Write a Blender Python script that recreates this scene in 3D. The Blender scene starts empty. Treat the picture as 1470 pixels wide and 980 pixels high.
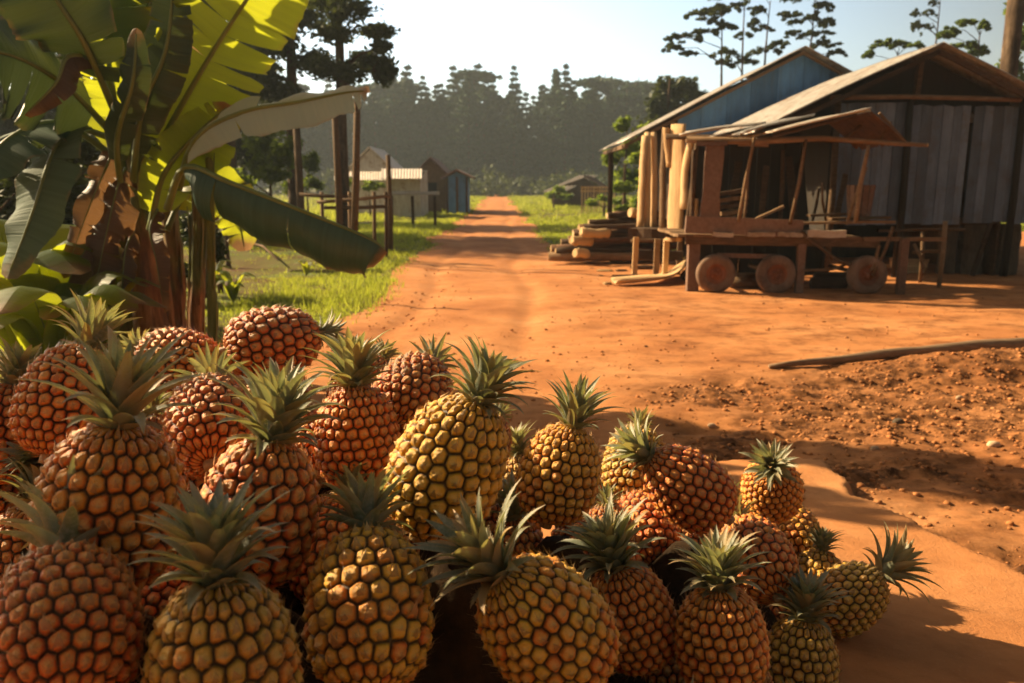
import bpy, math, random
import numpy as np
from mathutils import Vector, Matrix, noise as mnoise
R=math.radians
random.seed(7); np.random.seed(7)
sc=bpy.context.scene
col=sc.collection
# ---------------------------------------------------------------- camera
F=1150.0; PITCH=11.07; CH=1.2
cam=bpy.data.cameras.new("camera"); co=bpy.data.objects.new("camera",cam); col.objects.link(co)
co.location=(0,0,CH); co.rotation_euler=(R(90-PITCH),0,0)
cam.sensor_width=36; cam.lens=F/1470*36; cam.clip_start=.05; cam.clip_end=2000
cam.dof.use_dof=True; cam.dof.focus_distance=1.5; cam.dof.aperture_fstop=6.0
sc.camera=co
CT,ST=math.cos(R(PITCH)),math.sin(R(PITCH))
# ---------------------------------------------------------------- light
SUN_AZ=65.0   # degrees left of the view direction
SUN_EL=30.0
w=bpy.data.worlds.new("World"); sc.world=w; w.use_nodes=True
nt=w.node_tree; bg=nt.nodes['Background']
sky=nt.nodes.new('ShaderNodeTexSky'); sky.sky_type='NISHITA'; sky.sun_disc=False
sky.sun_elevation=R(SUN_EL); sky.sun_rotation=R(-SUN_AZ)
sky.air_density=1.0; sky.dust_density=3.0; sky.ozone_density=1.0
# hazy air: the sky is milky and brightest low down towards the sun, deeper overhead and behind
def _vm(op,a,b=None):
    x=nt.nodes.new('ShaderNodeVectorMath'); x.operation=op; nt.links.new(a,x.inputs[0])
    if b is not None: x.inputs[1].default_value=b
    return x
_dir=nt.nodes.new('ShaderNodeTexCoord').outputs['Generated']
_sep=nt.nodes.new('ShaderNodeSeparateXYZ'); nt.links.new(_dir,_sep.inputs[0])
_dt=_vm('DOT_PRODUCT',_dir,(-math.sin(R(25)),math.cos(R(25)),0)).outputs['Value']
def _mr(v,a,b,c,d):
    x=nt.nodes.new('ShaderNodeMapRange'); x.interpolation_type='SMOOTHSTEP'; nt.links.new(v,x.inputs[0])
    for i_,q in enumerate((a,b,c,d)): x.inputs[i_+1].default_value=q
    return x.outputs[0]
_mu=nt.nodes.new('ShaderNodeMath'); _mu.operation='MULTIPLY'; nt.links.new(_mr(_sep.outputs[2],.62,.05,0,1),_mu.inputs[0]); nt.links.new(_mr(_dt,.35,.98,0,1),_mu.inputs[1])
_mx=nt.nodes.new('ShaderNodeMix'); _mx.data_type='RGBA'; _mx.blend_type='MULTIPLY'; _mx.inputs[0].default_value=1
_cr=nt.nodes.new('ShaderNodeMix'); _cr.data_type='RGBA'; nt.links.new(_mu.outputs[0],_cr.inputs[0]); _cr.inputs[6].default_value=(.76,.57,.38,1); _cr.inputs[7].default_value=(2.95,3.15,3.2,1)
nt.links.new(sky.outputs[0],_mx.inputs[6]); nt.links.new(_cr.outputs[2],_mx.inputs[7]); nt.links.new(_mx.outputs[2],bg.inputs[0]); bg.inputs[1].default_value=.056
sl=bpy.data.lights.new("sun",'SUN'); so=bpy.data.objects.new("sun",sl); col.objects.link(so)
sl.energy=5.0; sl.angle=R(.6); sl.color=(1,.77,.46)
sd=Vector((-math.sin(R(SUN_AZ))*math.cos(R(SUN_EL)),math.cos(R(SUN_AZ))*math.cos(R(SUN_EL)),math.sin(R(SUN_EL))))
so.rotation_euler=(-sd).to_track_quat('-Z','Y').to_euler()
sc.view_settings.view_transform='Standard'; sc.view_settings.look='None'; sc.view_settings.gamma=1
sc.view_settings.use_curve_mapping=False; sc.view_settings.exposure=1.30
sc.render.engine='CYCLES'
cy=sc.cycles; cy.use_denoising=True; cy.use_adaptive_sampling=True; cy.adaptive_threshold=.02
cy.max_bounces=7; cy.diffuse_bounces=4; cy.transmission_bounces=4; cy.volume_bounces=0; cy.transparent_max_bounces=6
cy.sample_clamp_indirect=6; cy.caustics_reflective=False; cy.caustics_refractive=False

# ---------------------------------------------------------------- helpers
def ray(px,py):
    r=(px-735)/F; u=(490-py)/F
    return Vector((r,CT+u*ST,-ST+u*CT))
def pt(px,py,Y):
    d=ray(px,py); return Vector((0,0,CH))+d*(Y/d.y)
def fin(o,label=None,cat=None,group=None,kind=None):
    if label: o['label']=label
    if cat: o['category']=cat
    if group: o['group']=group
    if kind: o['kind']=kind
    return o
def empty(name,loc,label=None,cat=None,group=None):
    o=bpy.data.objects.new(name,None); col.objects.link(o); o.location=loc; o.empty_display_size=.1
    return fin(o,label,cat,group)
def link_child(o,parent):
    if parent is not None: o.parent=parent
    return o
class MB:
    def __init__(s): s.v=[]; s.f=[]; s.c=[]; s.uv=None
    def add(s,vs,fs,c=None):
        n=len(s.v); s.v.extend([tuple(p) for p in vs]); s.f.extend([tuple(i+n for i in f) for f in fs])
        s.c.extend([c if c is not None else 0.5]*len(vs))
    def beam(s,a,b,w,h=None,up=(0,0,1),taper=1.0,wob=0,seg=1,c=None):
        """a board or squared beam from a to b, w across, h thick"""
        a=Vector(a); b=Vector(b); h=h or w; t=(b-a).normalized(); up=Vector(up)
        sd_=t.cross(up)
        if sd_.length<1e-3: sd_=t.cross(Vector((0,1,0)))
        sd_.normalize(); n=sd_.cross(t).normalized(); vs=[]; fs=[]
        k=max(1,seg)
        for i in range(k+1):
            q=i/k; p=a.lerp(b,q); m=1+(taper-1)*q
            off=sd_*random.uniform(-wob,wob)+n*random.uniform(-wob,wob)*.5 if wob else Vector()
            ww=w*.5*m*(1+(random.uniform(-.12,.12) if wob else 0)); hh=h*.5*m
            for x,y in ((-1,-1),(1,-1),(1,1),(-1,1)): vs.append(p+off+sd_*ww*x+n*hh*y)
        for i in range(k):
            for j in range(4): fs.append((i*4+j,i*4+(j+1)%4,i*4+4+(j+1)%4,i*4+4+j))
        fs.append((3,2,1,0)); e=k*4; fs.append((e,e+1,e+2,e+3))
        s.add(vs,fs,random.random() if c is None else c)
    def tube(s,pts,rads,n=8,c=None,cap=True,rough=0):
        pts=[Vector(p) for p in pts]; vs=[]; fs=[]; k=len(pts)
        if not hasattr(rads,'__len__'): rads=[rads]*k
        ref=Vector((.3,.2,1)).normalized(); prev=None
        for i,p in enumerate(pts):
            t=(pts[min(i+1,k-1)]-pts[max(i-1,0)]).normalized()
            if prev is None:
                x=t.cross(ref)
                if x.length<.05: x=t.cross(Vector((1,0,0)))
            else: x=prev-t*prev.dot(t)
            x.normalize(); prev=x; y=t.cross(x)
            for j in range(n):
                a=2*math.pi*j/n; r=rads[i]*(1+(random.uniform(-rough,rough) if rough else 0))
                vs.append(p+x*math.cos(a)*r+y*math.sin(a)*r)
        for i in range(k-1):
            for j in range(n): fs.append((i*n+j,i*n+(j+1)%n,(i+1)*n+(j+1)%n,(i+1)*n+j))
        if cap:
            fs.append(tuple(reversed(range(n)))); fs.append(tuple((k-1)*n+j for j in range(n)))
        s.add(vs,fs,random.random() if c is None else c)
    def build(s,name,mat,parent=None,smooth=False,origin=None):
        me=bpy.data.meshes.new(name); o0=Vector(origin) if origin is not None else Vector((0,0,0))
        me.from_pydata([tuple(Vector(p)-o0) for p in s.v] if origin is not None else s.v,[],s.f)
        at=me.attributes.new('tone','FLOAT','POINT'); at.data.foreach_set('value',np.array(s.c,dtype=np.float32))
        me.materials.append(mat)
        if smooth: me.polygons.foreach_set('use_smooth',[True]*len(me.polygons))
        o=bpy.data.objects.new(name,me); col.objects.link(o)
        if origin is not None and parent is None: o.location=o0
        if parent is not None:
            o.parent=parent
            o.location=-Vector(parent.location) if origin is None else o0-Vector(parent.location)
        return o
def npmesh(name,V,Fq,mat,attrs=None,smooth=True,uv=None,parent=None):
    me=bpy.data.meshes.new(name); V=np.asarray(V,dtype=np.float32); Fq=np.asarray(Fq,dtype=np.int32); k=Fq.shape[1]
    me.vertices.add(len(V)); me.vertices.foreach_set('co',V.ravel())
    me.loops.add(Fq.size); me.loops.foreach_set('vertex_index',Fq.ravel())
    me.polygons.add(len(Fq)); me.polygons.foreach_set('loop_start',np.arange(0,Fq.size,k,dtype=np.int32))
    if attrs:
        for a,val in attrs.items():
            at=me.attributes.new(a,'FLOAT','POINT'); at.data.foreach_set('value',np.asarray(val,dtype=np.float32))
    me.update(calc_edges=True)
    if smooth: me.polygons.foreach_set('use_smooth',[True]*len(me.polygons))
    me.validate(); me.materials.append(mat)
    o=bpy.data.objects.new(name,me); col.objects.link(o)
    if parent is not None: o.parent=parent
    return o
def copy_tree(o,parent=None):
    c=o.copy(); col.objects.link(c)
    if parent is not None: c.parent=parent
    for ch in list(o.children): copy_tree(ch,c)
    return c

# ---------------------------------------------------------------- materials
class NT:
    def __init__(s,name):
        s.m=bpy.data.materials.new(name); s.m.use_nodes=True; s.t=s.m.node_tree; s.t.nodes.clear()
        s.out=s.t.nodes.new('ShaderNodeOutputMaterial')
    def n(s,ty,ins=None,**kw):
        x=s.t.nodes.new(ty)
        for k,v in kw.items(): setattr(x,k,v)
        for k,v in (ins or {}).items(): s.set(x,k,v)
        return x
    def set(s,x,k,v):
        i=x.inputs[k]
        if isinstance(v,bpy.types.NodeSocket): s.t.links.new(v,i)
        elif isinstance(v,bpy.types.Node): s.t.links.new(v.outputs[0],i)
        else: i.default_value=v if not (isinstance(v,tuple) and len(v)==3 and i.type=='RGBA') else (*v,1)
    def noise(s,scale,detail=4,rough=.6,vec=None,dist=0,out=0):
        x=s.n('ShaderNodeTexNoise',{'Scale':scale,'Detail':detail,'Roughness':rough,'Distortion':dist})
        if vec is not None: s.set(x,'Vector',vec)
        return x.outputs[out]
    def coord(s,k='Object'): return s.n('ShaderNodeTexCoord').outputs[k]
    def pos(s): return s.n('ShaderNodeNewGeometry').outputs['Position']
    def attr(s,name): return s.n('ShaderNodeAttribute',attribute_name=name).outputs['Fac']
    def map(s,vec,scale=(1,1,1),rot=(0,0,0)): return s.n('ShaderNodeMapping',{'Vector':vec,'Scale':scale,'Rotation':rot}).outputs[0]
    def ramp(s,fac,stops):
        x=s.n('ShaderNodeValToRGB',{'Fac':fac}); e=x.color_ramp.elements
        while len(e)<len(stops): e.new(.5)
        for el,(p,c) in zip(e,stops):
            el.position=p; el.color=(*c,1) if len(c)==3 else c
        return x.outputs[0]
    def rng(s,v,a,b,c=0,d=1): return s.n('ShaderNodeMapRange',{0:v,1:a,2:b,3:c,4:d}).outputs[0]
    def mix(s,f,a,b,mode='MIX'):
        x=s.n('ShaderNodeMix',data_type='RGBA',blend_type=mode)
        s.set(x,0,f); s.set(x,6,a); s.set(x,7,b); return x.outputs[2]
    def math(s,op,a,b=0): return s.n('ShaderNodeMath',{0:a,1:b},operation=op).outputs[0]
    def bump(s,h,st=.5,d=.01,normal=None):
        x=s.n('ShaderNodeBump',{'Height':h,'Strength':st,'Distance':d})
        if normal is not None: s.set(x,'Normal',normal)
        return x.outputs[0]
    def pbr(s,color,rough=.8,bump=None,spec=.3,metal=0,**kw):
        x=s.n('ShaderNodeBsdfPrincipled',{'Base Color':color,'Roughness':rough,'Metallic':metal,'Specular IOR Level':spec})
        for k,v in kw.items(): s.set(x,k,v)
        if bump is not None: s.set(x,'Normal',bump)
        return x.outputs[0]
    def done(s,sh): s.t.links.new(sh,s.out.inputs['Surface']); return s.m
def leaf_mat(name,c1,c2,c3,trans,rough=.5,amt=.35,spec=.3):
    t=NT(name); a=t.attr('tone'); nz=t.noise(3,3,vec=t.pos())
    f=t.math('ADD',t.math('MULTIPLY',a,.7),t.math('MULTIPLY',nz,.3))
    c=t.ramp(f,[(.1,c1),(.5,c2),(.9,c3)])
    p=t.pbr(c,rough,spec=spec)
    tr=t.n('ShaderNodeBsdfTranslucent',{'Color':t.mix(.5,c,trans,'MIX')}).outputs[0]
    m=t.n('ShaderNodeMixShader',{0:amt,1:p,2:tr}).outputs[0]
    return t.done(m)
def wood_mat(name,c1,c2,c3,rough=.85,grain=(2,2,14),sc_=1.0,stain=None):
    t=NT(name); v=t.coord('Object'); a=t.attr('tone')
    g=t.noise(6*sc_,6,.65,vec=t.map(v,(grain[0],grain[1],grain[2])),dist=.6)
    b=t.noise(2.5*sc_,3,vec=v)
    f=t.math('ADD',t.math('MULTIPLY',g,.55),t.math('ADD',t.math('MULTIPLY',a,.3),t.math('MULTIPLY',b,.2)))
    c=t.ramp(f,[(.3,c1),(.52,c2),(.75,c3)])
    if stain: c=t.mix(t.rng(t.noise(5,4,vec=v),.48,.62),c,stain)
    return t.done(t.pbr(c,rough,t.bump(g,.6,.006),spec=.2))
def bark_mat(name,c1,c2,c3):
    t=NT(name); v=t.pos(); g=t.noise(9,6,.7,vec=t.map(v,(1,1,.25)))
    return t.done(t.pbr(t.ramp(g,[(.3,c1),(.5,c2),(.7,c3)]),.9,t.bump(g,.8,.03),spec=.15))

# dirt
def dirt_mat():
    t=NT('red_dirt'); p=t.pos()
    n1=t.noise(1.1,5,.6,vec=p); n2=t.noise(14,7,.7,vec=p); n3=t.noise(120,4,.7,vec=p); rgh=t.attr('rough')
    base=t.ramp(n1,[(.3,(.37,.14,.048)),(.5,(.48,.20,.072)),(.7,(.56,.265,.11))])
    dark=t.ramp(n2,[(.35,(.07,.028,.012)),(.6,(.24,.10,.035))])
    f=t.math('MULTIPLY',rgh,t.rng(n2,.42,.66,1.1,.15))
    n4=t.noise(2.6,6,.7,vec=t.map(p,(1,1.6,1)))
    c=t.mix(t.math('MULTIPLY',t.math('MULTIPLY',t.rng(n4,.45,.62),t.rng(n2,.35,.6,.4,1)),t.attr('yard')),base,(.17,.062,.022))
    c=t.mix(t.math('MULTIPLY',t.rng(n2,.5,.72),.3),c,(.27,.11,.04))
    c=t.mix(f,c,dark)
    c=t.mix(t.math('MULTIPLY',t.rng(n3,.6,.72),.35),c,(.62,.36,.18))
    # the bank under the fruit goes near-black: gap shade put into its colour
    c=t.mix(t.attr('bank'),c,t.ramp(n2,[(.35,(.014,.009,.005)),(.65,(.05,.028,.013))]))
    h=t.math('ADD',t.math('MULTIPLY',n2,.7),t.math('MULTIPLY',n3,.3))
    return t.done(t.pbr(c,.95,t.bump(h,.55,.014),spec=.1))
def ground_mat():
    t=NT('verge_soil'); p=t.pos(); n1=t.noise(.8,5,vec=p); n2=t.noise(12,6,vec=p)
    c=t.ramp(n1,[(.35,(.09,.045,.02)),(.5,(.10,.09,.02)),(.62,(.11,.15,.03))])
    c=t.mix(t.rng(n2,.4,.7,0,.5),c,(.16,.10,.04))
    return t.done(t.pbr(c,.95,t.bump(n2,.6,.03),spec=.1))
M={}
M['dirt']=dirt_mat(); M['soil']=ground_mat()
M['grass']=leaf_mat('grass_blades',(.10,.15,.02),(.24,.28,.03),(.42,.40,.09),(.6,.65,.05),.6,.5)
M['leaf_far']=leaf_mat('pine_foliage',(.012,.032,.014),(.022,.055,.022),(.04,.085,.03),(.07,.12,.03),.7,.15)
M['leaf_dark']=leaf_mat('dark_foliage',(.018,.03,.01),(.035,.055,.016),(.07,.09,.02),(.14,.17,.02),.6,.25)
M['leaf_mid']=leaf_mat('bush_foliage',(.03,.06,.012),(.06,.11,.02),(.13,.18,.03),(.35,.45,.04),.55,.4)
M['leaf_bright']=leaf_mat('bright_foliage',(.06,.11,.015),(.12,.19,.025),(.22,.28,.04),(.45,.55,.05),.55,.45)
M['bark']=bark_mat('tree_bark',(.03,.02,.012),(.08,.05,.03),(.16,.11,.07))
M['bark_red']=bark_mat('warm_bark',(.05,.022,.01),(.13,.06,.028),(.24,.12,.06))
M['post']=wood_mat('post_wood',(.05,.028,.014),(.12,.07,.035),(.22,.14,.08))
M['wood_pale']=wood_mat('pale_sawn_wood',(.30,.17,.075),(.52,.34,.17),(.66,.47,.27),grain=(8,8,.7))
M['wood_red']=wood_mat('dusty_wood',(.08,.045,.03),(.16,.095,.065),(.25,.16,.115),grain=(5,5,5))
M['wood_dark']=wood_mat('old_dark_wood',(.03,.018,.01),(.07,.04,.022),(.14,.085,.045),grain=(1,6,6))
M['wood_mid']=wood_mat('worn_wood',(.08,.045,.022),(.17,.10,.05),(.28,.18,.10),grain=(1,5,5))
M['log_bark']=wood_mat('log_bark',(.05,.024,.012),(.12,.06,.03),(.24,.13,.07),grain=(1,8,8))
M['cut_end']=wood_mat('cut_timber',(.32,.2,.09),(.5,.34,.17),(.62,.46,.26))
def corr_mat(name,c1,c2,c3,rust,metal=.25,rough=.5,amt=(.5,.68)):
    t=NT(name); v=t.coord('Object'); n1=t.noise(1.6,5,vec=v); n2=t.noise(7,6,.7,vec=t.map(v,(1,1,.3)))
    c=t.ramp(n2,[(.3,c1),(.5,c2),(.7,c3)]); r=t.noise(3.3,6,.7,vec=v)
    c=t.mix(t.rng(r,*amt),c,rust)
    c=t.mix(1.0,c,t.ramp(t.attr('tone'),[(0,(.62,.62,.62)),(.5,(1,1,1)),(1,(1.35,1.33,1.3))]),'MULTIPLY')
    st_=t.noise(5,5,.7,vec=t.map(v,(3,3,.22))); c=t.mix(t.rng(st_,.5,.72,0,.55),c,rust)
    return t.done(t.pbr(c,t.rng(n2,.3,.7,rough,rough+.3),t.bump(n2,.25,.01),spec=.4,metal=metal))
M['tin_roof']=corr_mat('weathered_tin_roof',(.30,.28,.255),(.44,.42,.39),(.56,.54,.50),(.22,.12,.07))
M['tin_light']=corr_mat('pale_tin_sheet',(.40,.34,.27),(.56,.50,.42),(.66,.6,.52),(.38,.2,.1),amt=(.55,.75))
M['tin_under']=corr_mat('rusty_tin',(.07,.035,.02),(.12,.06,.03),(.2,.1,.05),(.06,.025,.01))
M['blue_wall']=corr_mat('blue_painted_tin',(.08,.20,.43),(.105,.255,.52),(.15,.32,.60),(.10,.15,.22),metal=0,amt=(.55,.8))
M['grey_wall']=corr_mat('grey_weathered_board',(.075,.10,.145),(.11,.145,.20),(.16,.20,.265),(.09,.08,.075),metal=0,amt=(.5,.75))
M['black']=corr_mat('shade_black_boards',(.012,.009,.006),(.02,.015,.01),(.035,.025,.016),(.02,.012,.008),metal=0,rough=.8)  # near-black boards, interior shade put into the colour; also darkens the front posts
M['stone']=corr_mat('rough_stone',(.05,.038,.028),(.10,.075,.05),(.16,.12,.085),(.05,.03,.02),metal=0,rough=.85)
M['pebble']=corr_mat('earthy_pebble',(.34,.22,.13),(.46,.32,.2),(.56,.42,.3),(.3,.15,.07),metal=0,rough=.85)
M['tyre']=corr_mat('dusty_rubber',(.12,.075,.05),(.19,.12,.08),(.26,.17,.12),(.1,.06,.04),metal=0,rough=.8)
M['rim']=corr_mat('rusty_rim',(.12,.04,.02),(.24,.09,.04),(.32,.13,.06),(.1,.04,.02),metal=.2,rough=.6)
M['plaster']=corr_mat('pale_house_wall',(.46,.43,.40),(.56,.53,.50),(.64,.61,.58),(.3,.22,.16),metal=0,rough=.8)
M['tarp']=corr_mat('blue_tarp',(.07,.17,.38),(.10,.24,.5),(.14,.3,.58),(.08,.16,.3),metal=0,rough=.5)
M['roof_red']=corr_mat('brown_tin_roof',(.14,.08,.06),(.22,.13,.10),(.3,.19,.14),(.1,.05,.03),metal=0,rough=.7)
M['wood_pole']=wood_mat('weathered_pole',(.14,.085,.05),(.26,.17,.10),(.40,.28,.18),grain=(1,6,6))
M['bark_slab']=wood_mat('whitish_bark',(.25,.18,.12),(.42,.34,.26),(.55,.48,.4),grain=(2,5,5))

# fruit
def fruit_mat():
    t=NT('pineapple_skin'); oi=t.n('ShaderNodeObjectInfo'); A=oi.outputs['Color']; red=oi.outputs['Alpha']
    e=t.attr('eye'); g=t.attr('dome'); h=t.attr('height'); b=t.attr('bract'); v=t.coord('Object')
    n1=t.noise(28,5,.65,vec=v); n2=t.noise(140,5,.7,vec=v); n3=t.noise(9,3,vec=v)
    f=t.math('ADD',t.math('MULTIPLY',e,1.0),t.math('ADD',t.math('MULTIPLY',t.rng(h,0,1,.6,-.15),.7),t.math('MULTIPLY',n3,.75)))
    f=t.rng(t.math('ADD',f,t.math('SUBTRACT',t.math('MULTIPLY',red,1.5),1.25)),.15,1.05)
    c=t.mix(f,A,(.72,.10,.004))
    c=t.mix(t.rng(n1,.42,.7,0,.45),c,(.72,.32,.04))
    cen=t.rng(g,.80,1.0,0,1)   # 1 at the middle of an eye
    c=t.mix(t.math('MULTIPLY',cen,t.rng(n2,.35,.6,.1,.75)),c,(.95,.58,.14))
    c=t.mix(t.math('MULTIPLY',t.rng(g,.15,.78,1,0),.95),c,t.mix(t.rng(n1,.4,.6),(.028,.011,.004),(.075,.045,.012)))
    c=t.mix(t.math('MULTIPLY',t.rng(n2,.56,.7),.35),c,(.16,.07,.02))
    c=t.mix(b,c,t.mix(n1,(.34,.19,.07),(.6,.42,.2)))
    hh=t.math('ADD',t.math('MULTIPLY',n1,.5),t.math('MULTIPLY',n2,.35))
    p=t.pbr(c,t.rng(n2,.3,.7,.20,.48),t.bump(hh,.9,.004),spec=.5,**{'Subsurface Weight':.0,'Subsurface Radius':(.01,.004,.002)})
    return t.done(p)
M['fruit']=fruit_mat()
def crown_mat():
    t=NT('pineapple_crown_leaf'); a=t.attr('tone'); l=t.attr('along'); ed=t.attr('edge'); oi=t.n('ShaderNodeObjectInfo').outputs['Random']
    v=t.coord('Object'); n=t.noise(25,4,vec=v); n2=t.noise(160,3,vec=t.map(v,(1,1,.2)))
    c=t.ramp(a,[(0,(.13,.155,.095)),(.4,(.21,.23,.155)),(.7,(.27,.28,.19)),(1,(.36,.28,.14))])
    c=t.mix(t.rng(n,.42,.66,0,.7),c,(.33,.33,.27))
    c=t.mix(t.math('MULTIPLY',t.rng(n2,.45,.65),.35),c,(.12,.18,.08))
    c=t.mix(t.math('MULTIPLY',t.rng(l,.75,1),t.rng(a,.3,.9,.15,.8)),c,(.40,.20,.07))
    c=t.mix(t.math('MULTIPLY',t.rng(a,.72,.95),.6),c,(.42,.25,.11))
    c=t.mix(t.math('MULTIPLY',t.rng(ed,.8,1),.6),c,(.5,.36,.16))
    p=t.pbr(c,.42,t.bump(n2,.35,.002),spec=.5)
    tr=t.n('ShaderNodeBsdfTranslucent',{'Color':t.mix(.5,c,(.5,.5,.05))}).outputs[0]
    return t.done(t.n('ShaderNodeMixShader',{0:.25,1:p,2:tr}).outputs[0])
M['crown']=crown_mat()
def banana_mat(name,c1,c2,tr_,dry=(.28,.16,.07),amt=.5,dryness=.1,rough=.45):
    t=NT(name); al=t.attr('along'); ac=t.attr('across'); tn=t.attr('tone'); v=t.coord('Object')
    wv=t.n('ShaderNodeTexNoise',{'Scale':1.0,'Detail':3,'Roughness':.7},noise_dimensions='1D')
    t.set(wv,'W',t.math('MULTIPLY',al,55)); vein=wv.outputs[0]
    n=t.noise(6,5,vec=v)
    c=t.mix(t.rng(vein,.3,.7),c1,c2)
    c=t.mix(t.rng(n,.5,.75,0,.35),c,c1)
    ed=t.math('MULTIPLY',t.rng(ac,.88,1.02),t.rng(n,.45,.65))
    d=t.math('MAXIMUM',t.math('MULTIPLY',ed,.9),t.rng(t.math('ADD',al,t.math('MULTIPLY',n,.3)),1.08-dryness,1.2-dryness))
    c=t.mix(d,c,dry)
    tc=t.mix(t.rng(vein,.3,.7,0,.35),tr_,tuple(x*.55 for x in tr_)); tc=t.mix(d,tc,dry)
    p=t.pbr(c,rough,t.bump(vein,.6,.008),spec=.4 if rough<.5 else .15)
    q=t.n('ShaderNodeBsdfTranslucent',{'Color':tc}).outputs[0]
    return t.done(t.n('ShaderNodeMixShader',{0:amt,1:p,2:q}).outputs[0])
M['banana']=banana_mat('banana_leaf',(.035,.075,.02),(.055,.11,.03),(.62,.66,.03),amt=.47)
M['banana_dark']=banana_mat('dark_banana_leaf',(.022,.048,.026),(.036,.07,.04),(.08,.11,.02),amt=.15,dryness=.04)
M['banana_pale']=banana_mat('pale_banana_leaf',(.24,.34,.29),(.33,.43,.36),(.38,.48,.38),amt=.4,dryness=.05)
M['banana_teal']=banana_mat('deep_green_banana_leaf',(.028,.075,.055),(.045,.105,.075),(.10,.14,.03),amt=.12,dryness=.03)
M['banana_grey']=banana_mat('grey_green_banana_leaf',(.055,.095,.065),(.085,.135,.09),(.15,.2,.05),amt=.2,dryness=.04,rough=.7)
M['banana_dry']=banana_mat('dry_banana_leaf',(.06,.036,.022),(.12,.075,.045),(.22,.11,.04),amt=.3)
def rib_mat():
    t=NT('banana_midrib'); n=t.noise(4,3,vec=t.coord())
    return t.done(t.pbr(t.ramp(n,[(.3,(.09,.13,.03)),(.7,(.17,.20,.05))]),.4,spec=.5))
M['rib']=rib_mat()
def sheath_mat():
    t=NT('banana_stem'); v=t.pos(); n=t.noise(7,6,.7,vec=t.map(v,(3,3,.35))); n2=t.noise(2,4,vec=t.map(v,(1,1,.6)))
    c=t.ramp(n,[(.3,(.05,.02,.008)),(.48,(.20,.08,.025)),(.7,(.42,.20,.07))])
    c=t.mix(t.rng(n2,.40,.52),c,t.ramp(n,[(.3,(.05,.055,.012)),(.7,(.20,.22,.05))]))
    return t.done(t.pbr(c,.6,t.bump(n,.7,.02),spec=.3))
M['sheath']=sheath_mat()

# ---------------------------------------------------------------- where the fruit lies
FASP=[1.28,1.32,1.24,1.3,1.27]
GOLD=(.84,.42,.022); OLIVE=(.50,.29,.02); ORNG=(.86,.26,.012); PINK=(.92,.30,.045); DRED=(.46,.11,.010)
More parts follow.
